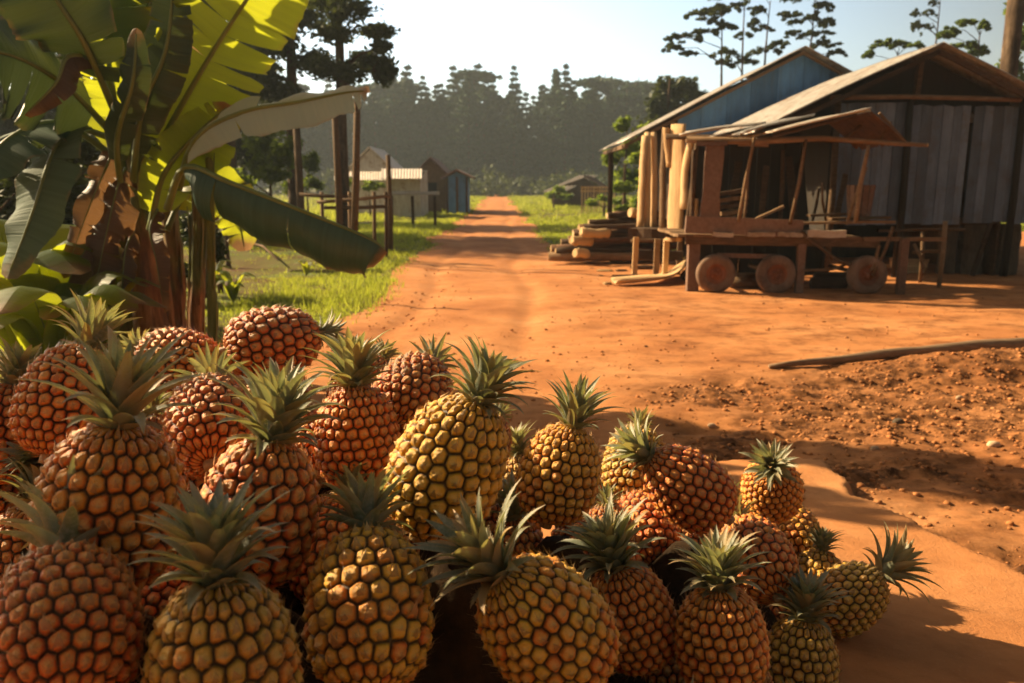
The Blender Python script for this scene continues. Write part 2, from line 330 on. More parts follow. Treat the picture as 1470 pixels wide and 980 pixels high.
# cx,cy,width px,size m,angle cw from up,tilt away,colour,redness,crown scale,label
PIN=[
(92,905,200,.150,-28,42,ORNG,.75,1.0,'big red orange pineapple cut by the bottom left corner of the photo'),
(322,968,208,.155,-3,-4,OLIVE,.30,.98,'golden brown pineapple at the bottom edge with a wide grey green crown, left of centre'),
(160,728,196,.170,8,-6,ORNG,.50,1.0,'large orange pineapple with a tall thick crown in front of the banana stem'),
(372,735,164,.160,10,-2,PINK,.72,1.15,'pinkish orange pineapple with a tall pale crown above the golden one at the bottom'),
(97,575,128,.160,8,22,ORNG,.70,.85,'orange red pineapple with a sunlit spiky crown, behind the large orange one on the left'),
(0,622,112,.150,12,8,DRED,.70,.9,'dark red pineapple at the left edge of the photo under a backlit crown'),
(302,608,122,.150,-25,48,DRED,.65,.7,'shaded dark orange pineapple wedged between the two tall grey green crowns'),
(258,522,100,.150,-72,14,ORNG,.55,.6,'pineapple lying on its side at the back left, its small yellow crown catching the sun'),
(392,492,102,.155,78,26,(.50,.13,.06),.85,.6,'dark red pineapple lying on its side with its cut stem end pointing left'),
(513,628,118,.155,-3,-2,ORNG,.80,1.05,'red orange pineapple with an upright crown, behind the pinkish one'),
(592,568,108,.155,25,50,DRED,.60,.6,'brown red pineapple top at the back, left of the big golden pineapple'),
(643,670,158,.170,24,-6,GOLD,.12,.85,'big golden yellow pineapple in the middle of the heap, crown leaning right'),
(803,680,114,.155,14,-4,GOLD,.35,.95,'golden pineapple with a dark upright crown against the road'),
(530,872,176,.160,-9,34,GOLD,.34,.8,'golden brown pineapple turning orange below, at the bottom middle with its crown hidden behind'),
(784,900,172,.160,-38,-14,GOLD,.42,.95,'golden orange pineapple at the bottom with its wide crown leaning left over the dark gap'),
(906,885,122,.150,-18,-8,ORNG,.55,1.15,'orange pineapple with a big splayed crown, right of the leaning one'),
(988,700,104,.155,-52,4,ORNG,.88,.85,'bright red orange pineapple lying on its side, crown pointing left'),
(1035,920,128,.150,-4,-6,ORNG,.50,.95,'orange brown pineapple with upright blue green crown at the bottom right of the heap'),
(1087,800,98,.150,-18,48,ORNG,.70,.6,'orange pineapple tucked behind the upright blue green crown at right'),
(1108,702,84,.150,-22,-48,ORNG,.40,.85,'pineapple whose full crown faces the camera at the upper right of the heap'),
(1138,772,80,.150,10,45,GOLD,.40,.6,'small brown orange pineapple on the right slope under the forward facing crown'),
(1147,955,104,.150,6,-4,OLIVE,.25,.95,'dark olive brown pineapple at the bottom right corner of the heap'),
(1218,858,90,.150,54,0,OLIVE,.25,1.05,'olive brown pineapple lying at the far right end, crown pointing out to the right'),
(1172,845,84,.150,12,10,OLIVE,.40,.7,'half hidden pineapple with yellowish crown, just left of the far right one'),
(912,668,92,.155,10,24,OLIVE,.25,.5,'pale sunlit pineapple top at the back beside the red one lying on its side'),
(757,704,84,.155,-14,6,OLIVE,.25,.8,'pineapple behind the golden ones, only its pale crown showing'),
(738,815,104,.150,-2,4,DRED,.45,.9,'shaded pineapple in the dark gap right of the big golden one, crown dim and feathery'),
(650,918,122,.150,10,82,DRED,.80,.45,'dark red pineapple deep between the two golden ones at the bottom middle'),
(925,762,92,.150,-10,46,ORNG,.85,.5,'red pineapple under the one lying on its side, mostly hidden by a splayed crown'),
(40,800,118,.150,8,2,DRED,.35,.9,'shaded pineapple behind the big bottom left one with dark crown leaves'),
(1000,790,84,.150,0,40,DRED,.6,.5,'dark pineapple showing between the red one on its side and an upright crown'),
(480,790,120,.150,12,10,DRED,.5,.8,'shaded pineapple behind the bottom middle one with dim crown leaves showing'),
]
FILL=[(955,905,100),(872,955,118),(958,835,92),(1115,862,80),(705,862,104),(612,890,116),(845,780,88),(1045,760,80),(690,960,130),(1085,960,96),(263,681,108),(457,705,104),(622,808,104),(520,560,92),(340,880,130),(690,640,88),(860,720,84),(215,890,150),(430,945,150),(250,790,125),(960,985,110),(560,760,110),(1060,1010,115),(1215,930,80),(870,790,100),(1105,880,86),(200,660,112),(440,640,104),(690,760,108),(0,720,112),(830,790,92),(1000,880,92),(395,580,96),(600,640,96),(150,1010,170),(700,1010,150),(560,980,140)]
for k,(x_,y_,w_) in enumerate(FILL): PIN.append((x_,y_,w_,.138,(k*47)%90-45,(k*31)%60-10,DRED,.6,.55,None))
RT=Vector((1,0,0)); UPc=Vector((0,ST,CT)); FW=Vector((0,CT,-ST))
pos=[]
for k,(cx_,cy_,wp,sz,ang,tl,c,rd,cs,lab) in enumerate(PIN):
    D=sz*F/wp*(1.0 if lab else 1.08); ax=(RT*math.sin(R(ang))+UPc*math.cos(R(ang)))*math.cos(R(tl))+FW*math.sin(R(tl))
    pos.append([D,ray(cx_,cy_),ax.normalized(),sz*(1.0 if lab else 1.02),FASP[k%5],lab is None])
def capd(a,b):
    pa=Vector((0,0,CH))+a[1]*a[0]; pb=Vector((0,0,CH))+b[1]*b[0]
    sa=a[3]*(a[4]-1)/2; sb=b[3]*(b[4]-1)/2; m=9
    for i in (-1,-.5,0,.5,1):
        for j in (-1,-.5,0,.5,1):
            m=min(m,(pa+a[2]*sa*i-pb-b[2]*sb*j).length)
    return m-(a[3]+b[3])*.5*.97
for it in range(60):
    mv=0
    for i in range(len(pos)):
        for j in range(i):
            g_=capd(pos[i],pos[j])
            if g_<0:
                far,near=(i,j) if pos[i][0]>pos[j][0] else (j,i)
                st=min(.01,-g_*.6); wf=1.0
                if pos[far][5]: pos[far][0]+=st*1.3
                elif pos[near][5]: 
                    pos[near][0]+=st*2
                else:
                    k0=pos[far][0]; pos[far][0]+=st; pos[far][3]*=(pos[far][0]/k0)**.6; pos[near][0]-=st*.25; pos[near][3]*=(1-st*.25/pos[near][0])
                mv+=st
    if mv<.002: break
bad=[(round(capd(pos[i],pos[j]),3),i,j) for i in range(len(pos)) for j in range(i) if capd(pos[i],pos[j])<-.02]
print('pile overlaps',sorted(bad)[:12],'iters',it)
BANK=[]
for _p in pos:
    if _p[5]: continue
    _c=Vector((0,0,CH))+_p[1]*_p[0]; _h=_p[3]*_p[4]*.5; _r=_p[3]*.5; _a=_p[2]
    BANK.append((_c.x,_c.y,_c.z-math.sqrt((_h*_a.z)**2+_r*_r*(1-_a.z**2))-.04))
def bank_of(x,y):
    x,y=np.broadcast_arrays(x,y); out=np.full(x.shape,-9.); m=(np.abs(x)<2.4)&(y>-.4)&(y<4); xs_,ys_=x[m],y[m]; b=np.full(xs_.shape,-9.)
    for (bx,by,bz) in BANK:
        d=np.hypot(xs_-bx,ys_-by); b=np.maximum(b,bz-1.45*np.maximum(d-.03,0))
    out[m]=b; return out
# ---------------------------------------------------------------- terrain
LED=[(-6,2.7),(-1,3.2),(.3,3.4),(.78,3.22),(1.1,3.30),(1.36,3.27),(1.34,3.08),(1.30,2.84),(1.41,2.60),(1.47,2.42),(1.56,2.24),(2.2,1.98),(4,1.7),(9,1.4)]
_rs=np.random.RandomState(3); _perm=_rs.rand(256,256)
def vnoise(x,y):
    xi=np.floor(x).astype(int); yi=np.floor(y).astype(int); fx=x-xi; fy=y-yi
    fx=fx*fx*(3-2*fx); fy=fy*fy*(3-2*fy)
    g=lambda a,b:_perm[a%256,b%256]
    return (g(xi,yi)*(1-fx)+g(xi+1,yi)*fx)*(1-fy)+(g(xi,yi+1)*(1-fx)+g(xi+1,yi+1)*fx)*fy
def fbm(x,y,o=4,l=2.03,g=.5):
    s=0;a=1;n=0
    for k in range(o):
        s=s+a*(vnoise(x+17.3*k,y+9.1*k)*2-1); n+=a; a*=g; x=x*l; y=y*l
    return s/n
def sstep(a,b,x):
    t=np.clip((x-a)/(b-a),0,1); return t*t*(3-2*t)
def led_dist(x,y):
    """signed distance to the ledge line, positive on the camera's side"""
    d=np.full(x.shape,1e9); P=LED
    for (x0,y0),(x1,y1) in zip(P,P[1:]):
        dx,dy=x1-x0,y1-y0; t=np.clip(((x-x0)*dx+(y-y0)*dy)/(dx*dx+dy*dy),0,1)
        d=np.minimum(d,np.hypot(x-x0-t*dx,y-y0-t*dy))
    ins=np.zeros(x.shape,bool); Q=P+[(9,-9),(-6,-9)]
    for i in range(len(Q)):
        x0,y0=Q[i]; x1,y1=Q[(i+1)%len(Q)]
        if y0==y1: continue
        c=((y0>y)!=(y1>y))&(x<(x1-x0)*(y-y0)/(y1-y0)+x0); ins^=c
    return np.where(ins,d,-d)
def rough_of(x,y):
    d=led_dist(x,y)
    r=sstep(.5,1.1,x+.25*fbm(x*1.5,y*1.5))*sstep(5.6,4.6,y+.3*fbm(x*.8,y*.8))*sstep(.01,-.03,d)
    r=r*(.35+.65*sstep(-.25,.25,fbm(x*1.3+5,y*2.2+2,3)))
    mound=np.exp(-((x-3.3)/.75)**2-((y-5.05)/.28)**2)
    return np.clip(r+mound*1.2+.9*sstep(.0,.06,bank_of(x,y)-.30),0,1)  # bank term also darkens the earth, painted shade for the gaps
def hgt(x,y):
    x=np.asarray(x,float); y=np.asarray(y,float)
    d=led_dist(x,y); jag=.03*fbm(x*9,y*9,3); sharp=sstep(.2,.7,x)
    step=.055*(sstep(-.012,.018,d+jag)*sharp+sstep(-.5,.5,d)*(1-sharp))
    rise=.14*sstep(0,1.6,d)
    far=sstep(25,6,y)
    z=step+rise+.035*fbm(x*.5,y*.5,3)*sstep(2.5,6,y)+.012*fbm(x*2.2,y*2.2,3)*np.clip(1.2-rise*8,.15,1)
    r=rough_of(x,y)
    cl=fbm(x*6,y*9,4)
    z=z+r*(.045*cl+.02*np.abs(fbm(x*16,y*22,3)))-.02*r
    for (hx,hy,s,a) in ((.95,3.95,.11,.07),(1.12,3.45,.10,.05),(.72,3.55,.07,.035)):
        z=z-a*np.exp(-(((x-hx)/(s*1.6))**2+((y-hy)/s)**2))
    z=z+.16*np.exp(-((x-3.3)/.8)**2-((y-5.1)/.3)**2)
    # the bank of earth the fruit is heaped on
    bk=bank_of(x,y); dz=bk-z; z=z+np.where(dz>0,dz,0)+.010*fbm(x*14,y*14,3)*sstep(-.05,.05,dz)
    z=z+.25*sstep(10,60,np.abs(x))*sstep(5,30,y)
    return z
def hz(x,y): return float(hgt(np.array([float(x)]),np.array([float(y)]))[0])
def gp(px,py,dz=0):
    z=0.0
    for _ in range(12):
        d=ray(px,py); t=(z-CH)/d.z; x,y=d.x*t,d.y*t; z=.5*z+.5*hz(x,y)
    return Vector((x,y,hz(x,y)+dz))
def roadL(y): return -1.62-.012*(y-9)+.10*np.sin(y*.9)-.004*np.maximum(y-40,0)
def roadR(y): return np.where(y<15.2,60.0,.80-.018*(y-15)+.08*np.sin(y*1.1+1))
def isdirt(x,y):
    e=.35*fbm(x*.9+3,y*.5+8,4)*np.clip(y/12,.5,1)
    L=roadL(y)-sstep(8.5,4.5,y)*.25
    far_right=(y>=13.4)&(x>roadR(np.maximum(y,15.3))+e)&(y-13.4>(-(x-1.2))*.8)
    return (x>L+e)&((~far_right)|((x>3.6)&(y<21)))|(y<3.3+.8*fbm(x*.7,y*.7+3))
ys=[.0]; 
while ys[-1]<320:
    y=ys[-1]; ys.append(y+(.05 if y<1.3 else .0145 if y<4.4 else .022 if y<6 else .012*y-.045 if y<40 else .03*y))
ys=np.array([-14,-9,-6,-4,-2.5,-1.5,-.8,-.4,-.15]+ys)
NC=640; uu=np.linspace(-1,1,NC); uu=np.sign(uu)*np.abs(uu)**1.25
Yg,Ug=np.meshgrid(ys,uu,indexing='ij'); Wd=3.0+np.maximum(Yg,0)*1.15+sstep(60,200,Yg)*150
Xg=Ug*Wd*1.0+.2*Ug
BKM=sstep(-.12,.0,bank_of(Xg,Yg)-.24+.06*fbm(Xg*5,Yg*5,3))  # mask for the gap shade painted on the bank
Zg=hgt(Xg,Yg); Rg=rough_of(Xg,Yg); YD=.28+.72*sstep(-.1,1.6,Xg+.3*fbm(Xg,Yg))*sstep(12,8,Yg)*sstep(.05,-.05,led_dist(Xg,Yg))
# two shallow wheel ruts along the road
Zg=Zg-.022*sum(np.exp(-((Xg-(roadL(np.maximum(Yg,4))+q+.05*fbm(Yg*.4,Yg*0+q)))/.13)**2) for q in (.62,1.75))*sstep(4.5,7,Yg)
V=np.stack([Xg,Yg,Zg],-1).reshape(-1,3); nr=len(ys)
ii,jj=np.meshgrid(np.arange(nr-1),np.arange(NC-1),indexing='ij'); a=(ii*NC+jj).ravel()
Q=np.stack([a,a+1,a+NC+1,a+NC],-1)
cx=V[Q].mean(1); md=isdirt(cx[:,0],cx[:,1])
def sub(name,mask,mat):
    q=Q[mask]; u,inv=np.unique(q,return_inverse=True)
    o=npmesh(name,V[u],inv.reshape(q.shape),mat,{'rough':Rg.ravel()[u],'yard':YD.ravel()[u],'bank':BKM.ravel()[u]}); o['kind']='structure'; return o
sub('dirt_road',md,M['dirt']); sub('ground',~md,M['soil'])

# ---------------------------------------------------------------- haze
def haze():
    t=NT('haze'); v=t.n('ShaderNodeVolumePrincipled',{'Color':(.80,.92,1.0),'Density':.0010,'Anisotropy':.25})
    t.t.links.new(v.outputs[0],t.out.inputs['Volume'])
    b=MB(); x0,x1,y0,y1,z0,z1=-175,175,-20,300,-2,34
    vs=[(x,y,z) for z in (z0,z1) for y in (y0,y1) for x in (x0,x1)]
    b.add(vs,[(0,2,3,1),(4,5,7,6),(0,1,5,4),(2,6,7,3),(0,4,6,2),(1,3,7,5)])
    o=b.build('haze',t.m); o['kind']='stuff'; o.display_type='WIRE'
haze()

# ---------------------------------------------------------------- grass
def grass_mesh(name,pts,hs,label,mat,wid=.012,blades=5,spread=.05):
    n=len(pts); rs=np.random.RandomState(11); P=np.repeat(pts,blades,0); H=np.repeat(hs,blades)
    k=len(P); dist=np.clip(P[:,1]/9,1,7)
    P=P+np.c_[rs.randn(k)*spread,rs.randn(k)*spread,np.zeros(k)]*dist[:,None]**.5
    an=rs.rand(k)*6.283; w=wid*dist*(.6+.8*rs.rand(k)); H=H*(.5+rs.rand(k)*.8)
    sx,sy=np.cos(an)*w,np.sin(an)*w; lx,ly=rs.randn(k)*.35*H,rs.randn(k)*.35*H
    v0=P+np.c_[-sx,-sy,-.01*np.ones(k)]; v1=P+np.c_[sx,sy,-.01*np.ones(k)]; v2=P+np.c_[lx,ly,H]
    Vv=np.stack([v0,v1,v2],1).reshape(-1,3); Fq=np.arange(k*3).reshape(-1,3)
    o=npmesh(name,Vv,Fq,mat,{'tone':np.repeat(rs.rand(k),3)},smooth=False)
    return fin(o,label,'grass',None,'stuff')
rs=np.random.RandomState(5); G=[]; n=0
N=150000; yy=4.5*np.exp(rs.rand(N)*math.log(90/4.5)); xx=(rs.rand(N)*2-1)*(2+yy*.75)
ok=~isdirt(xx+rs.randn(N)*.10,yy)
patch=fbm(xx*.6+9,yy*.35+4,4)
lx=roadL(yy)
near_left=(xx<lx)&(xx>lx-np.where(yy<15,1.35+.3*fbm(yy*.8,yy*0+2),1.4+.16*yy))
dens=np.where(xx<lx,np.where(near_left,.9,np.where(yy<15,.07,.3)),.9)*sstep(-.45,.15,patch+.25)
ok&=rs.rand(N)<dens
xx,yy,patch=xx[ok],yy[ok],patch[ok]
gpts=np.c_[xx,yy,hgt(xx,yy)]; gh=(.03+.10*np.clip(patch+.35,0,1)**1.5+.10*(np.random.rand(len(xx))<.02))*np.clip(yy/9,1,3)**.7
grass_mesh('grass',gpts,gh*.75,'short bright green grass on the verges of the dirt road',M['grass'],wid=.006)

# clods and pebbles
def clods():
    rs=np.random.RandomState(9); import bmesh
    bm=bmesh.new(); bmesh.ops.create_icosphere(bm,subdivisions=2,radius=1); 
    bv=np.array([v.co[:] for v in bm.verts]); bf=np.array([[v.index for v in f.verts] for f in bm.faces]); bm.free()
    N=42000; x=rs.rand(N)*6.2-.3; y=1.9+rs.rand(N)**1.2*4.2; r=rough_of(x,y); ok=(rs.rand(N)<r**1.5*.75)|(rs.rand(N)<.008)
    ok&=led_dist(x,y)<.02
    x,y=x[ok],y[ok]; n2_=5200; y2=3.2*np.exp(rs.rand(n2_)*1.35); x2=roadL(y2)+.1+rs.rand(n2_)**1.3*(2+y2*.95); k2=isdirt(x2,y2)&(led_dist(x2,y2)<0)&(fbm(x2*1.1,y2*.8)>-.15); x=np.r_[x,x2[k2]]; y=np.r_[y,y2[k2]]
    s=.0025+.010*rs.rand(len(x))**4*1.3; big=rs.rand(len(x))<.01; s[big]*=1.7; z=hgt(x,y)
    n=len(x); V=bv[None]*(1+.35*(rs.rand(n,len(bv),1)-.5))*np.stack([s,s*(.7+.5*rs.rand(n)),s*.65],-1)[:,None,:]
    V=V+np.stack([x,y,z+s*.2],-1)[:,None,:]
    Fq=(bf[None]+(np.arange(n)*len(bv))[:,None,None]).reshape(-1,3)
    o=npmesh('dirt_clods',V.reshape(-1,3),Fq,M['dirt'],{'rough':np.repeat(rs.rand(n)*.9,len(bv))})
    fin(o,'crumbled clods of red earth on the churned patch right of the road','clods',None,'stuff')
clods()

# ---------------------------------------------------------------- pineapples
def fruit_mesh(seed,asp=1.28,NE=17,NRW=12,nu=288,nv=224):
    rs=np.random.RandomState(seed)
    ph=np.linspace(0.02,math.pi-.02,nv); th=np.linspace(0,2*math.pi,nu,endpoint=False)
    PH,TH=np.meshgrid(ph,th,indexing='ij')
    pr=np.abs(np.sin(ph))**.78; zz=-np.sign(np.cos(ph))*np.abs(np.cos(ph))**.86
    pr=pr*(1-.07*zz-.03*zz*zz)
    # arc length
    dl=np.hypot(np.diff(pr*.5),np.diff(zz*.5*asp)); s=np.r_[0,np.cumsum(dl)]; Ltot=s[-1]; s/=Ltot
    S=np.repeat(s[:,None],nu,1); RR=np.repeat(pr[:,None],nu,1)*.5
    row=S*NRW; tw=.9
    jx=rs.rand(40,40)*.26-.13; jy=rs.rand(40,40)*.26-.13; er=rs.rand(40,40)
    u=TH/(2*math.pi)*NE+tw*row*.0
    best=np.full(u.shape,9.); sec=np.full(u.shape,9.); eid=np.zeros(u.shape); ddx=np.zeros(u.shape); ddy=np.zeros(u.shape)
    r0=np.floor(row).astype(int)
    cw=2*math.pi*np.maximum(RR,.12)/NE; rh=Ltot/NRW; unit=2*math.pi*.5/NE*1.0
    for dj in (-1,0,1,2):
        j=r0+dj; off=.5*(j%2)+.13*j
        i0=np.round(u-off-.0).astype(int)
        for di in (-1,0,1):
            i=i0+di; iw=i%NE
            cxx=i+off+jx[iw%40,j%40]; cyy=j+jy[iw%40,j%40]
            dx=(u-cxx); dy=(row-cyy)*.9
            dd=np.hypot(dx,dy)
            up=dd<best
            sec=np.where(up,best,np.minimum(sec,dd)); 
            eid=np.where(up,er[iw%40,j%40],eid); ddx=np.where(up,dx,ddx); ddy=np.where(up,dy,ddy); best=np.where(up,dd,best)
    g=np.clip((sec-best)/.85,0,1)
    dome=np.clip((g-.07)/.30,0,1)**.6*(1-.38*np.clip(best/.62,0,1)**2)
    nub=np.exp(-((ddx/.11)**2+((ddy+.02)/.10)**2))
    brim=np.exp(-((ddy+.10-ddx*ddx*.6)/.05)**2)*np.clip(1-np.abs(ddx)*2.2,0,1)
    edge=np.clip(pr*1.15,0,1)[:,None]
    h=(.043*dome+.016*nub+.012*brim-.030)*edge*(.75+.45*eid)+.011*(fbm(TH*16+seed,S*80,3))*edge*(.3+dome)
    X=RR*np.cos(TH); Y=RR*np.sin(TH); Z=np.repeat(zz[:,None],nu,1)*.5*asp
    nz=np.gradient(pr*.5,s); nx=np.gradient(zz*.5*asp,s); ln=np.hypot(nx,nz); nx,nz=nx/ln,-nz/ln
    X+=h*nx[:,None]*np.cos(TH); Y+=h*nx[:,None]*np.sin(TH); Z+=h*nz[:,None]+.5*asp
    V=np.stack([X,Y,Z],-1).reshape(-1,3)
    ii,jj=np.meshgrid(np.arange(nv-1),np.arange(nu),indexing='ij'); a=(ii*nu+jj).ravel(); b=(ii*nu+(jj+1)%nu).ravel()
    Fq=np.stack([a,b,b+nu,a+nu],-1)
    nb=len(V); V=list(map(tuple,V)); ex=[(0,0,.5*asp-.5*asp+.0),(0,0,asp)]
    eye=eid.ravel().tolist(); gr=dome.clip(0,1).ravel().tolist(); ht=S.ravel().tolist(); br=(nub*.35+brim*.5).clip(0,.8).ravel().tolist()
    faces=[tuple(f) for f in Fq]
    # caps
    V+= [(0,0,0.0),(0,0,asp)]; eye+=[.5,.5]; gr+=[.3,.3]; ht+=[0,1]; br+=[0,0]
    for j in range(nu):
        faces.append((nb,(j+1)%nu,j)); faces.append((nb+1,(nv-1)*nu+j,(nv-1)*nu+(j+1)%nu))
    # papery bracts, one pointed scale lifting off the lower edge of each eye
    def at(uu_,rw,lift):
        sv=min(max(rw/NRW,0),1); r=np.interp(sv,s,pr)*.5; z=np.interp(sv,s,zz)*.5*asp+.5*asp
        nxx=np.interp(sv,s,nx); nzz=np.interp(sv,s,nz); tt=uu_/NE*2*math.pi
        return ((r+lift*nxx)*math.cos(tt),(r+lift*nxx)*math.sin(tt),z+lift*nzz)
    for j in range(1,NRW):
        for i in range(NE):
            off=.5*(j%2)+.13*j; cu=i+off+jx[i%40,j%40]; cr=j+jy[i%40,j%40]; k=rs.rand()
            if k<.12: continue
            n0=len(V); bg_=rs.rand()<.3; wv=(.30 if bg_ else .2)+.08*rs.rand(); tip=(.2 if bg_ else 0)+.26*rs.rand(); lf=.026+(.035 if bg_ else .022)*rs.rand()
            sk=rs.uniform(-.12,.12)
            V+=[at(cu-wv,cr-.44,-.012),at(cu+wv,cr-.44,-.012),at(cu-wv*.6,cr-.26,.018),at(cu+wv*.6,cr-.26,.018),at(cu+sk,cr+tip-.1,lf+.008),at(cu,cr-.26,.026)]
            faces+=[(n0,n0+1,n0+5),(n0,n0+5,n0+2),(n0+1,n0+3,n0+5),(n0+2,n0+5,n0+4),(n0+5,n0+3,n0+4)]
            eye+=[er[i%40,j%40]]*6; gr+=[.2,.2,.5,.5,.7,.6]; ht+=[cr/NRW]*6; br+=[.15,.15,.45,.45,.95,.5]
            for q in range(rs.randint(1,6)):   # dry hair-like tips
                n0=len(V); a_=cu+rs.uniform(-.2,.2); L_=.05+.07*rs.rand(); dx_=rs.uniform(-.4,.4)
                V+=[at(a_-.018,cr-.1,.016),at(a_+.018,cr-.1,.016),at(a_+dx_,cr+rs.uniform(.1,.7),L_)]
                faces.append((n0,n0+1,n0+2)); eye+=[.5]*3; gr+=[.5]*3; ht+=[cr/NRW]*3; br+=[.7,.7,1]
    # cut stem stub at the foot
    n0=len(V); m=10
    for q,(zr,rr) in enumerate(((.03,.085),(-.05,.075),(-.09,.07))):
        for j in range(m):
            t_=2*math.pi*j/m; V.append((rr*math.cos(t_),rr*math.sin(t_),zr)); eye.append(.4); gr.append(.4); ht.append(0); br.append(.8)
    for q in range(2):
        for j in range(m): faces.append((n0+(q+1)*m+j,n0+(q+1)*m+(j+1)%m,n0+q*m+(j+1)%m,n0+q*m+j))
    faces.append(tuple(n0+2*m+j for j in reversed(range(m))))
    me=bpy.data.meshes.new('fruit'); me.from_pydata(V,[],faces)
    for k_,val in (('eye',eye),('dome',gr),('height',ht),('bract',br)):
        me.attributes.new(k_,'FLOAT','POINT').data.foreach_set('value',np.array(val,dtype=np.float32))
    me.polygons.foreach_set('use_smooth',[True]*len(me.polygons)); me.materials.append(M['fruit']); me.update()
    return me
def crown_mesh(seed,n=74,spread=1.0,length=1.0):
    """unit: one fruit width; base at the origin"""
    rs=np.random.RandomState(seed); V=[]; Fc=[]; tone=[]; al=[]; ed=[]
    K=11
    for k in range(n):
        t=k/(n-1); az=k*2.39996+rs.uniform(-.15,.15)
        L=(.27+.42*math.sin(math.pi*min(1,t*1.12)**.85)**.9)*length*rs.uniform(.85,1.15)
        if t>.85: L*=.85
        el=R(6+80*t**.62)+rs.uniform(-.1,.1); curl=(1.35*(1-t)**.7+.10)*spread*rs.uniform(.6,1.3)
        W=(.062+.020*rs.rand())*(1.05 if t<.7 else .8)
        r0=.085*(1-t*.75); z0=-.02+.30*t**1.1
        out=np.array([math.cos(az),math.sin(az),0]); sd_=np.array([-math.sin(az),math.cos(az),0])
        p=out*r0+np.array([0,0,z0]); a=el+.32*(1-t); n0=len(V); tn=rs.rand(); cup=.55
        swerve=rs.uniform(-.25,.25)
        for i in range(K):
            q=i/(K-1); wd=W*(1-q**1.7)**.85*(1+.25*math.sin(min(1,q*2.2)*math.pi)*(.6 if q<.45 else 0)) if i<K-1 else .002
            d=out*math.cos(a)+np.array([0,0,math.sin(a)])+sd_*swerve*q*.6; d/=np.linalg.norm(d)
            nrm=-out*math.sin(a)+np.array([0,0,math.cos(a)])
            for s_ in (-1,-.5,0,.5,1):
                V.append(p+sd_*s_*wd+nrm*(s_*s_*wd*cup*(1-.4*q))); tone.append(tn); al.append(q); ed.append(abs(s_))
            # spines on the margin
            if 0<i<K-2:
                for s_ in (-1,1):
                    b0=p+sd_*s_*wd+nrm*wd*cup*(1-.4*q)
                    for m_ in (0,.5):
                        bb=b0+d*L/K*m_-sd_*s_*wd*.04*m_
                        nn=len(V); V.extend([bb-d*.006,bb+d*.006,bb+sd_*s_*.016+d*.016]); tone+=[tn]*3; al+=[q]*3; ed+=[1]*3; Fc.append((nn,nn+1,nn+2))
            p=p+d*L/(K-1)
            a-=curl*(.4+1.3*q)/(K-1)*(1 if a>-1.1 else 0)
        # vertices of strip rows are not contiguous because of spines; index them
        rows=[]; c=n0
        for i in range(K):
            rows.append(c); c+=5
            if 0<i<K-2: c+=12
        for i in range(K-1):
            for s_ in range(4): Fc.append((rows[i]+s_,rows[i]+s_+1,rows[i+1]+s_+1,rows[i+1]+s_))
    me=bpy.data.meshes.new('crown'); me.from_pydata([tuple(v) for v in V],[],Fc)
    for k_,val in (('tone',tone),('along',al),('edge',ed)):
        me.attributes.new(k_,'FLOAT','POINT').data.foreach_set('value',np.array(val,dtype=np.float32))
    me.polygons.foreach_set('use_smooth',[True]*len(me.polygons)); me.materials.append(M['crown']); me.update()
    return me
FM=[fruit_mesh(1,1.28,21,13),fruit_mesh(2,1.32,20,13),fruit_mesh(3,1.24,22,13),fruit_mesh(4,1.3,18,12),fruit_mesh(5,1.27,22,14)]
CM=[crown_mesh(21),crown_mesh(22,52,.8,1.05),crown_mesh(23,62,1.2,.95),crown_mesh(24,48,.9,1.1)]
# more fruit on the open flanks and in the hollows of the heap
_top={}
for (cx_,cy_,wp,sz,ang,tl,c,rd,cs,lab) in PIN:
    if lab is None: continue
    for px in range(int(cx_-wp*.4)//10*10,int(cx_+wp*.4)+10,10): _top[px]=min(_top.get(px,9999),cy_-wp*.35)
def proj(p):
    v=p-Vector((0,0,CH)); d=v.dot(FW); return 735+F*v.dot(RT)/d,490-F*v.dot(UPc)/d,d
NF0=len(PIN); rf_=random.Random(12); added=0
lab_=[(PIN[i][0],PIN[i][1],PIN[i][2],pos[i][0]) for i in range(len(PIN)) if PIN[i][9]]
for _ in range(3500):
    if added>=70: break
    x=rf_.uniform(-1.7,1.15); y=rf_.uniform(.35,2.5); bk=float(bank_of(np.array([x]),np.array([y]))[0]); z=hz(x,y)
    if bk<z-.03 or z<.22: continue
    sz=rf_.uniform(.125,.155); c_=Vector((x,y,z+sz*.42)); a=Vector((rf_.uniform(-1,1),rf_.uniform(-1,1),rf_.uniform(0,1.2))).normalized()
    px,py,d=proj(c_); w_=sz*F/d
    if -w_<px<1470+w_ and py<980+w_:
        if 0<px<1470 and any(py-w_*.75<_top.get((int(px)+q)//10*10,9999) for q in (-30,0,30)): continue
        if any(math.hypot(px-lx_,py-ly_)<(lw_+w_)*.62 and d<ld_+.02 for (lx_,ly_,lw_,ld_) in lab_): continue
    new=[d,(c_-Vector((0,0,CH)))/d,a,sz,FASP[len(PIN)%5],True]
    if any(capd(new,q)<-.012 for q in pos): continue
    pos.append(new); PIN.append((px,py,w_,sz,0,0,DRED,rf_.uniform(.3,.9),.7,None)); added+=1
print('flank fruit',added)
dropped=0
